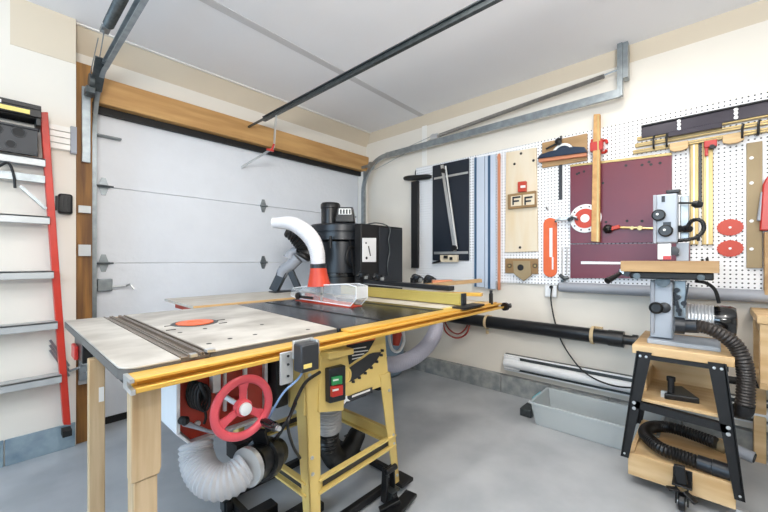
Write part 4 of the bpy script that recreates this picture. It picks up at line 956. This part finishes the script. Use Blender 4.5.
# orange discs
for u, v, lb in ((730, 227.5, 'upper of the two flat orange discs on the pegboard'), (730, 248.5, 'lower of the two flat orange discs on the pegboard')):
    c = ax(u, v, XP); t = thing('throat_insert', c, lb, 'disc'); m = MB(); pts = []
    for k in range(80):
        a = 2*PI*k/80; r = .058+(.0018 if (k//2) % 2 else -.0008); pts.append(c+V((0, r*math.cos(a)*.98, r*math.sin(a)*.84)))
    m.prism(pts, (-.008, 0, 0)); obj('disc', m, 'orange_red', t)
    m = MB(); m.lathe(c+V((-.0082, 0, 0)), [(.007, 0), (.007, .002), (0, .002)], 12, axis=(-1, 0, 0)); obj('centre_hole', m, 'white_plastic', t)
# red tool at right edge
t = thing('red_wall_tool', ax(765, 200, 2.9), 'red and grey tool hanging at the right edge of the pegboard', 'tool')
m = wpoly([(759, 231), (768, 231), (778, 220), (778, 176), (766, 178), (762, 186), (761, 200)], 2.952, .05); obj('red_shell', m, 'red_bright', t, .006)
m = MB(); m.beam(ax(759.5, 221, 2.925), ax(763.5, 192, 2.925), .022, .035, ref=(1, 0, 0)); obj('grip', m, 'pipe_grey', t, .004)
# brown vertical timber at the far right
t = tag(obj('timber_board', MB().box(2.90, 2.96, ax(790, 250, 2.9).y, ax(764.5, 250, 2.9).y, .93, ax(766, 232, 2.9).z), 'oak_brown', None, .002), 'brown upright timber below the red tool at the right edge', 'board')
# grey pipe
gp = thing('wall_pipe', (2.955, 0, .93), 'long grey plastic pipe running below the pegboard', 'pipe')
pz = ax(660, 291.5, 2.94).z; m = MB(); m.cyl((2.935, -1.2, pz), (2.935, ax(560, 288, 2.94).y, pz), .037, n=24); obj('pipe', m, 'pipe_grey', gp)
m = MB(); m.cyl((2.935, ax(560, 288, 2.94).y, pz), (2.935, ax(560, 288, 2.94).y+.006, pz), .033, n=24); obj('pipe_mouth', m, 'dark_grey', gp)
# hooks on the pegboard
peg = []
for i, (u, v, lb) in enumerate(((548, 209, 'small black peg above the orange push stick'), (554, 182, 'tiny peg left of the mitre gauge bar'), (705, 262, 'dark curved peg just above the bandsaw table'), (720, 180, 'peg right of the tall gold rails'))):
    c = ax(u, v, XP); m = MB(); m.tube([c, c+V((-.03, 0, 0)), c+V((-.038, 0, .014))], .0045, 8)
    if i == 2: m = MB(); m.tube([ax(702, 259, 2.95), ax(703.5, 262.5, 2.95), ax(707, 262, 2.95), ax(707, 258, 2.95)], .007, 8)
    if i != 1 and i != 3: tag(obj('peg_hook', m, 'black_plastic'), lb, 'hook')
# outlet with plug and cord
t = thing('wall_outlet', ax(550, 293, 2.96), 'small white socket at the lower edge of the pegboard beside the pipe end', 'socket')
obj('socket_plate', wrect(545, 285.5, 556.5, 297, XP-.001, .012), 'white_plastic', t, .003)
m = MB(); wdisc(m, 551.5, 287, .012, XP-.014, .02); obj('plug', m, 'rubber', t)
m = MB(); m.tube([ax(551.5, 288, 2.93), ax(551, 300, 2.935), ax(554, 318, 2.95), ax(560, 338, 2.95), ax(569, 354, 2.93), ax(582, 370, 2.90), ax(597, 380, 2.88), ax(615, 386, 2.82), ax(634, 388, 2.75), ax(660, 390, 2.7)], .0055, 8)
tag(obj('hanging_power_cord', m, 'rubber'), 'long black cord drooping from the wall socket towards the bandsaw stand', 'cord')
# black tube with straps
bt_ = thing('dust_pipe', (2.93, 1.1, .55), 'long black pipe strapped to the wall below the pegboard', 'pipe')
pz0, pz1 = .563, .563
A = V((2.925, 2.15, .60)); B = V((2.925, ax(622, 340, 2.92).y, .592))
m = MB(); m.cyl(A, B, .052, n=28); obj('pipe', m, 'pipe_black', bt_)
m = MB(); m.cyl(B+V((0, .08, 0)), B+V((0, -.01, 0)), .056, n=28); m.cyl(B+V((0, -.01, 0)), B+V((0, -.06, 0)), .034, n=20); m.cyl(B+V((0, -.06, 0)), B+V((0, -.09, 0)), .042, n=20); obj('end_coupling', m, 'black_plastic', bt_)
for u, lb in ((486, 'tan strap round the black pipe near the end of the saw rail'), (592, 'tan strap round the black pipe near its coupling')):
    y = ax(u, 325, 2.9).y; t = thing('pipe_strap', (2.93, y, .5), lb, 'strap')
    m = MB(); m.ring((2.925, y, .595), .0595, .005, axis=(0, 1, 0), n=28, m=8, sq=(1, 2.4)); obj('loop', m, 'tan_rope', t)
    m = MB(); m.box(2.975, 3.0, y-.05, y+.02, .625, .65) if u > 500 else m.box(2.92, 2.93, y-.012, y+.012, .49, .52); m.tube([(2.93, y+.02, .632), (2.97, y-.02, .645)], .007, 8, False); obj('strap_end', m, 'tan_rope', t)
m = MB(); m.tube([ax(442, 320, 2.96), ax(446, 332, 2.94), ax(456, 338, 2.93), ax(466, 334, 2.94), ax(470, 324, 2.96)], .008, 8); m.tube([ax(443, 318, 2.97), ax(449, 329, 2.96), ax(458, 334, 2.95), ax(466, 328, 2.96), ax(468, 320, 2.97)], .007, 8)
tag(obj('coiled_lead', m, 'cord_red'), 'dark red cord looped below the start of the black pipe', 'cord')
m = MB(); m.lathe(ax(469, 348, 2.999), [(.02, 0), (.02, .004), (0, .004)], 16, axis=(-1, 0, 0)); 
# light tube fixture low on wall
lf = thing('wall_fixture', (2.93, .95, .33), 'long white strip with rounded end mounted low on the wall', 'light fitting')
za_, zb_ = .265, .385
def fy(u): return ax(u, 370, 2.93).y
yl0, yr0 = fy(503), fy(640)
zt = ax(520, 362, 2.93).z; 
m = MB(); m.box(2.955, 2.999, -.30, yl0, .20, .335); bk = obj('backplate', m, 'galv_dark', lf, .002)
m = MB(); m.box(2.945, 2.955, -.30, yl0-.002, .326, .336); m.box(2.945, 2.955, -.30, yl0-.002, .20, .208); obj('rim', m, 'white_plastic', lf)
m = MB(); m.tube([(2.935, yl0-.01, .268), (2.935, yl0-.03, .268), (2.935, -.30, .268)], [.028, .036, .036], 20, False); obj('tube', m, 'white_plastic', lf)
m = MB(); m.box(2.925, 2.954, yl0-.14, yl0-.004, .215, .325); obj('end_cover', m, 'white_plastic', lf, .01)
# storage bin on floor
bn = thing('storage_bin', (2.70, .70, 0), 'translucent plastic storage bin on the floor under the wall fixture', 'bin')
bx0, bx1, by0, by1 = 2.50, 2.86, .22, .915
def shell(x0, x1, y0, y1, z0, z1, t, fl):
    m = MB(); lo = [(x0, y0), (x1, y0), (x1, y1), (x0, y1)]; 
    vs = [(x0+fl, y0+fl, z0), (x1-fl, y0+fl, z0), (x1-fl, y1-fl, z0), (x0+fl, y1-fl, z0), (x0, y0, z1), (x1, y0, z1), (x1, y1, z1), (x0, y1, z1),
          (x0+fl+t, y0+fl+t, z0+t), (x1-fl-t, y0+fl+t, z0+t), (x1-fl-t, y1-fl-t, z0+t), (x0+fl+t, y1-fl-t, z0+t), (x0+t, y0+t, z1), (x1-t, y0+t, z1), (x1-t, y1-t, z1), (x0+t, y1-t, z1)]
    fs = [(3, 2, 1, 0), (8, 9, 10, 11)]
    for k in range(4):
        j = (k+1) % 4; fs += [(k, j, j+4, k+4), (8+j, 8+k, 12+k, 12+j), (k+4, j+4, j+12, k+12)]
    return m._add(vs, fs)
obj('tub', shell(bx0, bx1, by0, by1, .003, .16, .004, .025), 'bin_clear', bn)
m = MB(); m.box(bx0-.012, bx1+.012, by0-.012, by0, .150, .162); m.box(bx0-.012, bx1+.012, by1, by1+.012, .150, .162); m.box(bx0-.012, bx0, by0, by1, .150, .162); m.box(bx1, bx1+.012, by0, by1, .150, .162); obj('rim', m, 'bin_clear', bn, .002)
m = MB(); m.box(bx0+.10, bx1-.10, by1+.0125, by1+.028, .10, .155); obj('handle', m, 'teal', bn, .004)['label'] = 'teal end handle'
m = MB(); m.box(2.60, 2.74, .95, 1.03, .0, .055); tag(obj('cardboard_box', m, 'galv_dark', None, .003), 'small dark box on the floor at the far end of the storage bin', 'box')

# ================================================================== BANDSAW and its stand
XF = 2.17   # front plane of the stand
def bxy(u, x): return ax(u, 300, x).y
st = thing('tool_stand', (2.35, .1, .0), 'black A-frame stand with a pine base box and shelf under the bandsaw', 'stand')
zBt = ax(680, 352, XF).z+.005
yA, yB = bxy(632, XF), bxy(735, XF)
top = MB(); top.box(XF, 2.66, yB, yA, zBt-.042, zBt); obj('top_board', top, 'pine', st, .003)
def sleg(u0, v0, u1, v1, x, w0=.062, w1=.034):
    a, b2 = ax(u0, v0, x), ax(u1, v1, x); m = MB()
    m.prism([a+V((0, w0/2, 0)), a+V((0, -w0/2, 0)), b2+V((0, -w1/2, 0)), b2+V((0, w1/2, 0))], (.005, 0, 0))
    return m, a, b2
FX = XF-.012
leg_pts = []
for (u0, v0, u1, v1, s) in ((644, 352, 624.5, 457, 1), (717, 363, 740, 501, -1)):
    m, a, b2 = sleg(u0, v0, u1, v1, FX); m2 = MB(); w = .035
    m.prism([a+V((0, s*.025, 0)), a+V((w, s*.025, 0)), b2+V((w*.6, s*.013, 0)), b2+V((0, s*.013, 0))], (0, -s*.004, 0))
    l_ = obj('leg', m, 'black_matte', st); leg_pts.append((a, b2))
    q = a.lerp(b2, .50); mm = MB()
    for dz in (-.014, .014): mm.lathe(q+V((-.001, 0, dz)), [(.008, 0), (.008, .004), (0, .005)], 10, axis=(-1, 0, 0))
    q = a.lerp(b2, .04); mm.lathe(q+V((-.001, .012, 0)), [(.006, 0), (.006, .003), (0, .004)], 10, axis=(-1, 0, 0)); mm.lathe(q+V((-.001, -.012, 0)), [(.006, 0), (.006, .003), (0, .004)], 10, axis=(-1, 0, 0))
    q = b2+V((-.001, 0, .02)); mm.lathe(q, [(.005, 0), (.005, .003), (0, .004)], 10, axis=(-1, 0, 0))
    each('bolt', mm, 'alu', l_)
    # rear legs
    m = MB(); a2, b3 = a+V((.44, 0, 0)), b2+V((.50, 0, 0)); m.prism([a2+V((0, .025, 0)), a2+V((0, -.025, 0)), b3+V((0, -.014, 0)), b3+V((0, .014, 0))], (.005, 0, 0)); m.prism([a2+V((0, s*.025, 0)), a2+V((-w, s*.025, 0)), b3+V((-w*.6, s*.013, 0)), b3+V((0, s*.013, 0))], (0, -s*.004, 0)); obj('leg', m, 'black_matte', st)
(a, b2), (c, d) = leg_pts
m = MB(); l0 = a.lerp(b2, .49); l1 = c.lerp(d, .49)
m.prism([l0+V((0, 0, .018)), l1+V((0, 0, .018)), l1+V((0, 0, -.018)), l0+V((0, 0, -.018))], (.006, 0, 0)); m.prism([l0+V((.007, 0, .018)), l1+V((.007, 0, .018)), l1+V((.03, 0, .018)), l0+V((.03, 0, .018))], (0, 0, -.004)); obj('cross_brace', m, 'black_matte', st)
zs = l0.z+.02
m = MB(); m.box(XF+.0, 2.60, l1.y+.012, l0.y-.012, zs, zs+.016); obj('shelf', m, 'pine', st, .002)
m = MB(); m.box(2.56, 2.575, l1.y+.02, l0.y-.0, zs+.017, zs+.13); m.box(XF+.12, 2.56, l0.y-.035, l0.y-.02, zs+.017, zs+.10); obj('shelf_upstand', m, 'pine', st, .002)
m = MB(); m.box(XF-.005, 2.58, yB+.02, yA-.03, zBt-.062, zBt-.043); obj('top_frame', m, 'black_matte', st)
# pine base box with casters
zb0 = .055
bx_ = MB(); yb0, yb1 = ax(736, 500, XF).y+.0, ax(628, 460, XF).y
bx_.box(XF, XF+.02, yb0, yb1, zb0, .165); bx_.box(2.66, 2.68, yb0, yb1, zb0, .165); bx_.box(XF+.02, 2.66, yb0, yb0+.02, zb0, .165); bx_.box(XF+.02, 2.66, yb1-.02, yb1, zb0, .165); bx_.box(XF+.02, 2.66, yb0+.02, yb1-.02, zb0, .150)
obj('base_box', bx_, 'pine', st, .002)
cy = ax(682, 480, XF-.05).y
m = MB(); m.cyl((XF-.055, cy-.013, .038), (XF-.055, cy+.013, .038), .038, n=28); cw = obj('caster_wheel', m, 'black_plastic', st, .004)
m = MB(); m.cyl((XF-.055, cy-.016, .038), (XF-.055, cy+.016, .038), .014, n=16); obj('hub', m, 'alu', cw)
m = MB(); m.box(XF-.075, XF-.035, cy-.024, cy-.018, .03, .115); m.box(XF-.075, XF-.035, cy+.018, cy+.024, .03, .115); m.box(XF-.08, XF-.001, cy-.035, cy+.035, .112, .12); m.box(XF-.006, XF-.001, cy-.035, cy+.035, .08, .165); obj('caster_fork', m, 'black_plastic', st, .002)
m = MB(); m.beam((XF-.055, cy, .12), (XF-.055, cy+.01, .20), .04, .022, ref=(1, 0, 0)); m.beam((XF-.08, cy-.01, .10), (XF-.10, cy-.05, .075), .03, .01); m.beam((XF-.08, cy+.01, .10), (XF-.10, cy+.05, .10), .03, .01); obj('lift_pedal', m, 'black_matte', st, .003)
for y in (yb0+.05, yb1-.05):
    m = MB(); m.cyl((2.60, y-.012, .026), (2.60, y+.012, .026), .026, n=20); cw = obj('caster_wheel', m, 'black_plastic', st, .003); obj('caster_fork', MB().box(2.58, 2.62, y-.02, y+.02, .045, .054), 'galv', st)
m = MB(); m.cyl((XF+.0, yb0-.03, .018), (XF+.02, yb0-.03, .018), .018, n=16); m.box(XF, XF+.02, yb0-.04, yb0, .03, .06); obj('levelling_foot', m, 'alu', st)
# things on shelf: black clamp-shaped tool; and hose in the box
t = thing('sanding_tool', (2.3, .13, zs+.016), 'small black pointed tool lying on the stand shelf', 'tool')
zq = zs+.0165
q0, q1, q2, q3 = [az(u, v, zq) for u, v in ((664, 399), (700, 404.5), (682, 391), (670, 391))]
m = MB(); m.prism([q0, q1+V((0, .01, 0)), q1, q2, q3], (0, 0, .028)); obj('body', m, 'black_plastic', t, .005)
q = az(671, 398, zq); m = MB(); m.cyl(q+V((.0, 0, .02)), q+V((0, 0, .085)), .014, n=14); m.lathe(q+V((0, 0, .085)), [(.018, 0), (.018, .02), (0, .024)], 14); obj('handle', m, 'black_matte', t)
m = MB(); q = az(664, 397, zq); m.box(q.x-.01, q.x+.01, q.y-.012, q.y+.012, zq, zq+.03); obj('metal_tip', m, 'alu', t)
hz = .165+.035
t = thing('shop_hose', (2.4, .1, .165), 'thick black hose with a smooth nozzle coiled in the pine base box', 'hose')
def hp(u, v, z=.195): return az(u, v, z)
m = MB(); m.sharp = 14; pts = [hp(700, 463), hp(681, 456), hp(662, 449), hp(650, 440), hp(645, 433), hp(650, 427.5), hp(664, 426.5), hp(680, 430), hp(700, 437), hp(716, 443)]
m.tube(pts, .030, 32, sub=8, rib=.06, pitch=.013); obj('flexible_section', m, 'black_plastic', t)
m = MB(); a, b2 = hp(698, 462), hp(731, 473); m.tube([a, a.lerp(b2, .45), a.lerp(b2, .47), b2], [.033, .033, .036, .034], 22, False); obj('nozzle', m, 'charcoal', t)
m = MB(); a, b2 = hp(708, 440, .18), hp(727, 449, .17); m.tube([a, b2], .032, 20, False); obj('cuff', m, 'taupe_board', t)
m = MB(); a, b2 = hp(736, 450, .21), hp(754, 458, .20); m.cyl(a, b2, .028, n=22); k = tag(obj('pipe_offcut', m, 'pipe_grey'), 'short grey pipe piece poking out right of the stand leg', 'pipe'); m = MB(); m.cyl(b2, b2+(b2-a).normalized()*.004, .022, n=20); obj('pipe_mouth', m, 'black_matte', k)

# bandsaw machine
bs = thing('bandsaw', (2.4, .12, zBt), 'small grey bandsaw with a wooden table top standing on the black stand', 'bandsaw')
def brect(u0, v0, u1, v1, x, d):
    um = (u0+u1)/2; return MB().box(x, x+d, ax(u1, v0, x).y, ax(u0, v0, x).y, ax(um, v1, x).z, ax(um, v0, x).z)
m = MB(); m.box(2.26, 2.50, ax(721, 350, 2.26).y, ax(647, 350, 2.26).y, zBt, zBt+.022); obj('foot_plate', m, 'steel_grey_paint', bs, .004)
lc = brect(650, 281, 672.5, 338, 2.30, .13); lc2 = brect(650, 281, 654, 338, 2.285, .015); obj('lower_housing', lc, 'steel_grey_paint', bs, .006)
obj('lower_door_edge', brect(650.5, 282, 654.5, 333, 2.288, .0115), 'pipe_grey', bs, .002)
m = MB()
q = ax(656.5, 307.5, 2.299); m.lathe(q, [(.024, 0), (.030, .012), (.030, .026), (.02, .034), (0, .034)], 20, axis=(-1, 0, 0)); lk_ = obj('door_knob', m, 'black_plastic', bs)
m = MB(); q = ax(664.5, 307.5, 2.299); m.lathe(q, [(.026, 0), (.026, .01), (.016, .016), (0, .016)], 20, axis=(-1, 0, 0)); obj('tension_dial', m, 'dark_grey', bs)
# upper housing
hdz = brect(653, 194, 677.5, 243, 2.30, .11); up = obj('upper_housing', hdz, 'steel_grey_paint', bs, .008)
obj('door_edge', brect(653, 195, 656.5, 243.5, 2.288, .0115), 'pipe_grey', up, .002)
m = MB(); m.box(2.31, 2.42, ax(680, 192, 2.31).y, ax(666, 192, 2.31).y, ax(670, 192.8, 2.3).z, ax(670, 189.5, 2.3).z); obj('top_cap', m, 'black_plastic', up, .003)
for u, v, r in ((659, 215.5, .029), (666, 231, .030)):
    m = MB(); q = ax(u, v, 2.299); m.lathe(q, [(r*.6, 0), (r, .01), (r, .026), (r*.8, .032), (0, .032)], 20, axis=(-1, 0, 0)); obj('knob', m, 'black_plastic', up)
    m = MB(); m.lathe(q+V((-.033, .004, .004)), [(.006, 0), (.006, .002), (0, .002)], 10, axis=(-1, 0, 0)); obj('knob_mark', m, 'label_white', up)
obj('scale_decal', brect(661.5, 196, 665, 202, 2.2975, .002), 'charcoal', up); obj('warning_decal', brect(663, 222, 671, 228, 2.2975, .002), 'charcoal', up)
obj('blade_cover', brect(657.5, 243.5, 671, 259.5, 2.305, .04), 'white_plastic', bs, .003)
obj('guide_mark', brect(663, 256, 671, 259.5, 2.298, .006), 'red_bright', bs)
obj('saw_blade', brect(660.3, 258, 661.7, 262, 2.315, .008), 'charcoal', bs)
m = MB(); q = ax(674, 251, 2.33); m.lathe(q, [(.022, 0), (.022, .02), (0, .022)], 16, axis=(-1, 0, 0)); m.beam(ax(672, 248, 2.33), ax(678, 256, 2.33), .014, .014); obj('guide_knob', m, 'dark_grey', bs)
fr2 = brect(676, 243, 689, 261, 2.36, .03); obj('rear_frame', fr2, 'steel_grey_paint', bs, .003)
m = brect(680, 196, 689, 240, 2.40, .02); obj('back_column', m, 'pegboard' if False else 'galv', bs, .003)
m = MB(); m.tube([ax(679, 203, 2.35), ax(690, 203, 2.33), ax(694, 203.5, 2.32)], .005, 8); m.tube([ax(692, 203.5, 2.32), ax(697, 204.3, 2.32), ax(703, 205, 2.32)], [.012, .02, .012], 12); obj('tension_lever', m, 'black_plastic', bs)
m = MB(); 
for u in (679, 684, 688): m.lathe(ax(u, 229, 2.36), [(.016, 0), (.018, .01), (.012, .02), (0, .02)], 12, axis=(-1, -.6, 0))
m.tube([ax(678, 229, 2.35), ax(692, 228, 2.35)], .008, 8, False); each('adjuster_knob', m, 'black_plastic', bs)
m = MB(); m.tube([ax(687, 228, 2.34), ax(691, 221.5, 2.32), ax(698, 219.5, 2.30), ax(703, 223, 2.30), ax(703.5, 230, 2.31), ax(698, 236.5, 2.31), ax(689, 239.5, 2.32), ax(676, 240.8, 2.33)], .009, 10, sub=8, rib=.1, pitch=.01); m.tube([ax(698, 234, 2.31), ax(698.5, 241, 2.31)], .007, 8, False); obj('air_hose', m, 'black_plastic', bs)
# table
tb = obj('table_frame', brect(630, 272.5, 714, 279.5, 2.22, .34), 'black_matte', bs, .006)
tm = MB(); yt0, yt1 = ax(719.5, 265, 2.20).y, ax(620.5, 265, 2.20).y; zt1 = 1.135; tm.box(2.20, 2.56, yt0, yt1, ax(668, 272.3, 2.20).z, zt1)
obj('wooden_table', tm, 'oak_brown', bs, .002)['label'] = 'light wooden table top'
m = MB(); q = ax(669, 283, 2.3); m.lathe(ax(663, 281, 2.29), [(.03, 0), (.03, .02), (0, .02)], 16, axis=(-1, 0, 0)); m.lathe(ax(637, 276, 2.215), [(.016, 0), (.016, .01), (0, .01)], 14, axis=(-1, 0, 0)); m.lathe(ax(701, 277.5, 2.215), [(.016, 0), (.014, .012), (0, .012)], 14, axis=(-1, 0, 0)); each('table_trunnion', m, 'galv_dark', bs)
m = MB(); m.tube([ax(622, 272, 2.25), ax(616, 276, 2.20), ax(607, 281, 2.15)], [.008, .012, .017], 12); m.beam(ax(619, 271, 2.25), ax(630, 274, 2.25), .03, .03); obj('fence_lever', m, 'black_plastic', bs)
m = brect(619.5, 269, 624, 274, 2.23, .03); obj('lever_bracket', m, 'alu', bs, .002)
# motor and belt guard
m = MB(); mq = ax(680, 320, 2.47); mr = ax(714, 320, 2.47); me_ = ax(732, 320, 2.47); m.cyl((2.47, mq.y, .835), (2.47, mr.y, .835), .072, n=32)
for k in range(10):
    y = mq.y+(mr.y-mq.y)*(k+.5)/10; m.ring((2.47, y, .835), .072, .004, axis=(0, 1, 0), n=32, m=6)
obj('motor', m, 'motor_silver', bs)
m = MB(); m.lathe((2.47, mr.y, .835), [(.076, 0), (.078, .01), (.078, .06), (.068, .08), (.03, .085), (0, .085)], 32, axis=(0, -1, 0)); obj('motor_cover', m, 'black_gloss', bs)
m = brect(673, 281, 686, 318, 2.37, .02); obj('mechanism_plate', m, 'galv', bs, .002)
m = MB()
for u, v in ((678, 297), (675.5, 303), (679, 310), (684, 303), (677, 290)): m.lathe(ax(u, v, 2.369), [(.012, 0), (.012, .03), (0, .03)], 12, axis=(-1, 0, 0))
m.beam(ax(674, 292, 2.35), ax(680, 316, 2.35), .012, .012); m.beam(ax(688.5, 283, 2.34), ax(684, 308, 2.34), .008, .008); obj('tension_mechanism', m, 'charcoal', bs)
m = MB(); m.tube([ax(695, 281, 2.35), ax(706, 283, 2.36), ax(715, 290, 2.38), ax(719, 303, 2.40)], .008, 8); obj('motor_lead', m, 'rubber', bs)
# vacuum hose from bandsaw
vh = thing('vacuum_hose', ax(740, 410, 2.2), 'thick black corrugated hose arching from the bandsaw down the right side', 'hose')
Dv = 1.66
m = MB(); m.cyl(ad(674, 325, 1.72), ad(684, 326, 1.70), .040, n=24); m.cyl(ad(684, 326, 1.70), ad(698, 326.5, 1.66), .031, n=22); obj('port_adapter', m, 'charcoal', vh)
m = MB(); m.sharp = 14; m.tube([ad(697, 325.5, 1.66), ad(709, 328.5, 1.63), ad(723, 335.5, 1.60), ad(735, 345, 1.58), ad(743, 360, 1.56), ad(746, 378, 1.56), ad(745, 405, 1.56)], [.027, .028, .029, .030, .030, .030, .032], 32, sub=10, rib=.07, pitch=.013); obj('hose', m, 'hose_dark', vh)
m = MB(); m.tube([ad(745, 404, 1.56), ad(743, 411, 1.57), ad(734, 410, 1.60)], [.033, .033, .028], 20); obj('hose_end', m, 'black_matte', vh)
# black pipe low on the right wall
m = MB(); m.cyl((2.90, .02, .44), (2.90, -1.2, .44), .022, n=18); m.cyl((2.90, .02, .44), (2.90, -.02, .44), .036, n=18)
lowp = tag(obj('low_pipe', m, 'black_matte'), 'thin black pipe low on the wall right of the stand', 'pipe')
# wooden cabinet at right edge
wc = thing('workbench', (2.75, -.5, 0), 'pine workbench with a brown panelled front at the right edge', 'workbench')
ybn = ax(757, 330, 2.55).y
m = MB(); m.box(2.55, 2.97, -1.2, ybn, .825, .865); obj('bench_top', m, 'pine', wc, .003)
m = MB(); m.box(2.56, 2.60, ybn-.06, ybn-.01, .53, .824); m.box(2.90, 2.94, ybn-.06, ybn-.01, 0, .824); m.box(2.60, 2.90, ybn-.05, ybn-.02, .76, .824); obj('frame', m, 'pine', wc, .003)
m = MB(); m.box(2.575, 2.595, -1.2, ybn-.06, .55, .824); obj('front_panel', m, 'oak_brown', wc, .002)
obj('bottom_rail', MB().box(2.56, 2.90, -1.2, ybn-.01, .50, .529), 'pine', wc, .002)

# ================================================================== groups of repeats
GROUPS = {'garage_door_track': 'garage door tracks', 'extension_spring': 'door lifting springs', 'cable_pulley': 'door cable pulleys',
          'hold_down_clamp': 'clamps along the back of the saw', 'guide_rail': 'guide rails hanging on the pegboard', 'aluminium_extrusion': 'gold extrusions under the long fence',
          'wood_saddle': 'wooden saddles holding the rails', 'rail_hook': 'black hooks holding the rails', 'gold_rail': 'upright gold rails on the pegboard',
          'throat_insert': 'orange discs on the pegboard', 'peg_hook': 'pegs on the pegboard', 'pipe_strap': 'straps round the black pipe'}
for o in list(COL.objects):
    if o.parent is None and o.name.split('.')[0] in GROUPS: o['group'] = GROUPS[o.name.split('.')[0]]

# ================================================================== LIGHT
def area(name, loc, rot, sx, sy, power, col):
    l = bpy.data.lights.new(name, 'AREA'); l.shape = 'RECTANGLE'; l.size = sx; l.size_y = sy; l.energy = power; l.color = col
    o = bpy.data.objects.new(name, l); COL.objects.link(o); o.location = loc; o.rotation_euler = rot; return o
for i, (x, y) in enumerate(((1.9, .35), (.55, -.6), (.6, .95))):  # unseen fixtures added to light the room from above
    t = thing('added_ceiling_light', (x, y, ZC-.07), ('added white ceiling light, unseen, over the right half of the room', 'added white ceiling light, unseen, behind the camera', 'added white ceiling light, unseen, over the table saw')[i], 'ceiling light')
    obj('housing', MB().box(x-.30, x+.30, y-.09, y+.09, ZC-.05, ZC-.001), 'white_trim', t, .004)
    t['group'] = 'added ceiling lights'
    area('lamp', (x, y, ZC-.055), (0, 0, 0), .58, .16, 17, (1, .95, .88))
area('window_daylight', (X0+.02, 1.2, 1.55), (0, -PI/2, 0), 1.25, 1.9, 85, (.55, .77, 1.0))
area('ceiling_fill', (-.35, -.5, 1.75), (PI-math.radians(35), 0, math.radians(-47)), .6, .6, 92, (1, .97, .93))  # unseen lamp added, aimed upward to brighten the ceiling

w = bpy.data.worlds.new('world'); C.world = w; w.use_nodes = True
nt = w.node_tree; bg_ = nt.nodes['Background']; sky = nt.nodes.new('ShaderNodeTexSky'); sky.sky_type = 'NISHITA'; sky.sun_disc = False; sky.sun_elevation = math.radians(40)
nt.links.new(sky.outputs[0], bg_.inputs[0]); bg_.inputs[1].default_value = .15

cam = bpy.data.cameras.new('camera'); co = bpy.data.objects.new('camera', cam); COL.objects.link(co)
cam.sensor_width = 36; cam.lens = F/768*36; cam.shift_y = (HY-256)/768; cam.clip_start = .02
co.location = (0, 0, HC); co.rotation_euler = (PI/2, 0, AZ-PI/2)
C.camera = co
C.view_settings.view_transform = 'Standard'; C.view_settings.look = 'None'; C.view_settings.gamma = 1; C.view_settings.exposure = -.16; C.view_settings.use_curve_mapping = False
